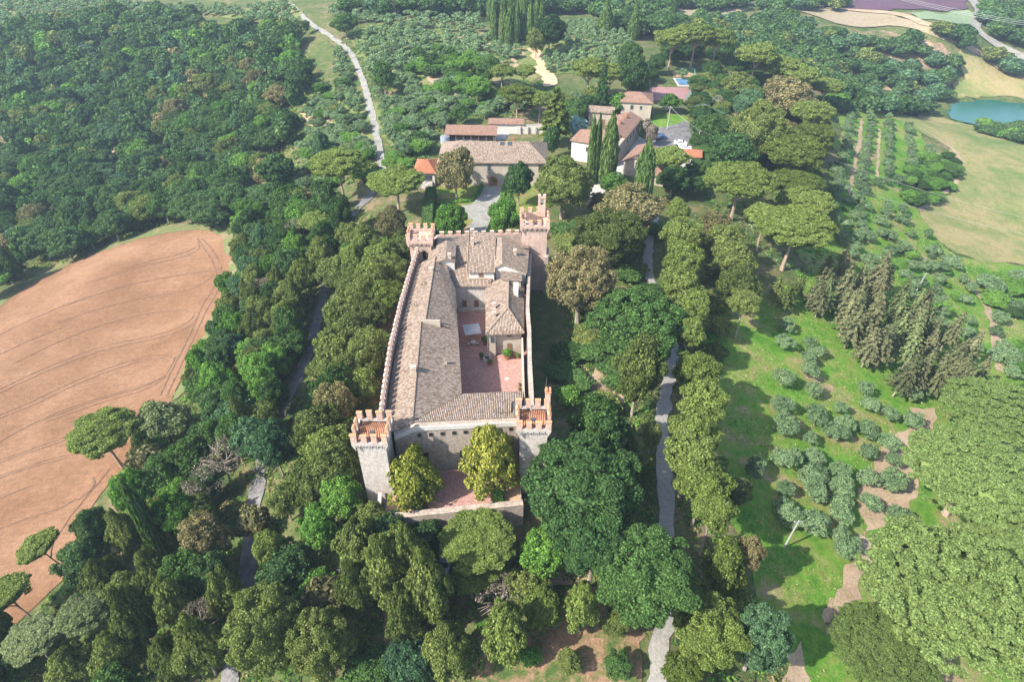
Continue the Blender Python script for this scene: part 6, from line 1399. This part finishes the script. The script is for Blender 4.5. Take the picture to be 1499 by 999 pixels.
# fir belt on the right slope
zone('fir', [(1180,400),(1215,385),(1290,400),(1360,450),(1430,520),(1450,545),(1420,575),(1370,580),(1320,560),(1270,520),(1230,500),(1190,460)], 5, 5.2, 31, [('fir', 'fir', 4), ('fir', 'pineg', 1.5), ('sparse', 'dry', .25)], 'grey brown fir tree with a pale bare trunk in the belt across the right slope', 'firs across the right slope', 'fir_tree', 'fir tree', rr=(.66, .9), hh=(7.5, 12.5), keep=.8)
zone('cyp', [(1130,410),(1180,400),(1190,440),(1170,470),(1140,450)], 3, 5, 32, [('fir', 'holm', 3)], 'small greyish fir at the foot of the ridge pines', 'firs at the foot of the ridge pines', 'fir_tree', 'fir tree', hh=(6, 8))
STUFF = {}
byname = {}
for k, lst in CAND.items():
    for c in lst: byname.setdefault(c[9], []).append(c)
for nm, lst in byname.items():
    lst.sort(key=lambda c: -c[0])
    for i, c in enumerate(lst):
        _, a, b, R, Ht, shp, mat, label, group, name, cat = c
        if i < 300: single(a, b, R, Ht, shp, mat, label, name, cat, group)
        else: STUFF.setdefault((nm, mat), []).append(c)
# the far remainder of a wood or grove, past three hundred of a kind: one mass each
agg = {}
for (nm, mat), lst in STUFF.items(): agg.setdefault(nm, []).append((mat, lst))
for nm, groups in agg.items():
    allq = []; allc = []; allf = []; mi = []; nv = 0; mats = []
    qs = []; fm = []
    for gi, (mat, lst) in enumerate(groups):
        mats.append(L_[mat])
        for c in lst:
            _, a, b, R, Ht, shp, *_r = c
            shp2 = 'farolive' if 'olive' in nm else 'far'; q, core, s = SHP[shp2][rz.randrange(3)]; zc, hh = zfrac(s); an = rz.uniform(0, 6.28); ca, sa = math.cos(an), math.sin(an)
            q = q @ np.array([[ca, sa, 0], [-sa, ca, 0], [0, 0, 1]]); q = q * np.array([R, R, Ht * hh]) + np.array([a, b, float(hgt(a, b)) + Ht * zc])
            qs.append(q); fm.append(np.full(len(q), gi, np.int32))
    Qn = np.concatenate(qs); me = mesh_from(Qn, None, 'far_trees'); me.polygons.foreach_set('material_index', np.concatenate(fm))
    for m_ in mats: me.materials.append(m_)
    o = bpy.data.objects.new('olive_grove' if 'olive' in nm else 'distant_wood', me); C.objects.link(o); o['kind'] = 'stuff'
    print('STUFF', nm, len(qs), len(Qn))
for nm, lst in byname.items(): print('KIND', nm, len(lst))
# undergrowth: leafy ground cover in the woods and banks
def undergrowth(name, polys, spacing, mats, seed, size=(.5, 1.2), ls=.16, per=26, hgt_=.6):
    r = np.random.RandomState(seed); qs = []; fm = []
    for poly in polys:
        wp = [gnd(*p)[:2] for p in poly]; xs = [p[0] for p in wp]; ys = [p[1] for p in wp]
        n = int((max(xs) - min(xs)) * (max(ys) - min(ys)) / spacing ** 2); X = r.uniform(min(xs), max(xs), n); Y = r.uniform(min(ys), max(ys), n)
        k = pip(wp, X, Y) & ~pip(FIELD_W, X, Y) & ~((X > -21) & (X < 5) & (Y > 56) & (Y < 128)); X = X[k]; Y = Y[k]; Z = hgt(X, Y)
        for x, y, z in zip(X, Y, Z):
            if near_road(x, y, 1.7): continue
            s = r.uniform(*size); q = clump_leaves(np.zeros(3), 1.0, per, ls / s * 1.0, r, .7, np.array([0, 0, 1.]), .6) * s * np.array([1, 1, hgt_]) + np.array([x, y, z + .1])
            qs.append(q); fm.append(np.full(per, r.randint(len(mats)), np.int32))
    me = mesh_from(np.concatenate(qs), None, name); me.polygons.foreach_set('material_index', np.concatenate(fm))
    for m_ in mats: me.materials.append(L_[m_])
    o = bpy.data.objects.new(name, me); C.objects.link(o); o['kind'] = 'stuff'; print('UNDER', name, len(qs)); return o
undergrowth('undergrowth', [[(0,60),(430,40),(480,120),(430,340),(350,345),(262,325),(0,420)]], 2.6, ['oak', 'bright', 'holm', 'brown'], 3, (.7, 1.6), .3, 22)
undergrowth('undergrowth', [[(350,345),(500,290),(600,350),(540,600),(520,760),(640,790),(860,830),(900,880),(700,880),(720,1040),(0,1040),(0,940),(110,850),(260,600),(350,420)], [(990,300),(1050,330),(1060,460),(1045,600),(1060,760),(1110,900),(1180,1040),(985,1040),(990,700)], [(810,330),(950,300),(950,560),(960,900),(900,900),(840,640)]], 1.25, ['oak', 'bright', 'holm', 'brown'], 4, (.35, .9), .15, 26)
undergrowth('undergrowth', [[(430,240),(470,100),(560,260),(430,330)], [(560,180),(640,120),(800,120),(800,170),(650,180),(600,290)], [(1020,120),(1190,160),(1230,300),(1180,420),(1060,330),(1000,240)], [(480,60),(560,30),(760,60),(640,100),(600,150),(560,160)]], 2.0, ['oak', 'bright', 'holm', 'olive'], 5, (.5, 1.2), .22, 22)
def tufts(name, poly, n, mats, seed, hs=(.05, .15)):
    r = np.random.RandomState(seed); wp = [gnd(*p)[:2] for p in poly]; xs = [p[0] for p in wp]; ys = [p[1] for p in wp]
    X = r.uniform(min(xs), max(xs), n); Y = r.uniform(min(ys), max(ys), n); k = pip(wp, X, Y)
    f = np.sin(X * .31 + np.sin(Y * .23) * 2) + np.sin(Y * .27 + X * .11) > -.3
    k &= f; X = X[k]; Y = Y[k]; Z = hgt(X, Y) + .16; P = np.stack([X, Y, Z], 1); m = len(P)
    Nn = unit(r.normal(size=(m, 3)) * np.array([1, 1, .5])); q = leaf_quads(P, Nn, r.uniform(*hs, (m, 1)), r)
    me = mesh_from(q, None, name); me.polygons.foreach_set('material_index', r.randint(0, len(mats), m).astype(np.int32))
    for t in mats: me.materials.append(t)
    o = bpy.data.objects.new(name, me); C.objects.link(o); o['kind'] = 'stuff'
tg = [leaf_mat('grass_blades', (.10, .19, .035), (.16, .26, .06)), leaf_mat('dry_grass_blades', (.2, .24, .08), (.3, .3, .12)), leaf_mat('dark_grass_blades', (.09, .17, .035), (.12, .2, .045))]
tufts('grass', [(1045,445),(1170,410),(1215,260),(1330,300),(1400,378),(1560,420),(1499,640),(1350,640),(1290,790),(1240,900),(1200,1010),(1160,1030),(1110,900),(1060,760),(1045,600)], 150000, tg, 9)
# ---------------- haze ----------------
bm = bmesh.new(); bmesh.ops.create_cube(bm, size=1.0)
bmesh.ops.scale(bm, vec=(6600, 5200, 160), verts=bm.verts); bmesh.ops.translate(bm, vec=(0, 1850, -47 + 80 - .5), verts=bm.verts)
me = bpy.data.meshes.new('haze'); bm.to_mesh(me); bm.free(); hz = bpy.data.objects.new('haze', me); C.objects.link(hz); hz['kind'] = 'stuff'
m = bpy.data.materials.new('haze_air'); m.use_nodes = True; n = m.node_tree; n.nodes.clear(); out = n.nodes.new('ShaderNodeOutputMaterial')
pv = n.nodes.new('ShaderNodeVolumePrincipled'); pv.inputs['Density'].default_value = HAZE; pv.inputs['Color'].default_value = (.62, .80, 1.0, 1); pv.inputs['Anisotropy'].default_value = .1
n.links.new(pv.outputs[0], out.inputs['Volume']); me.materials.append(m)
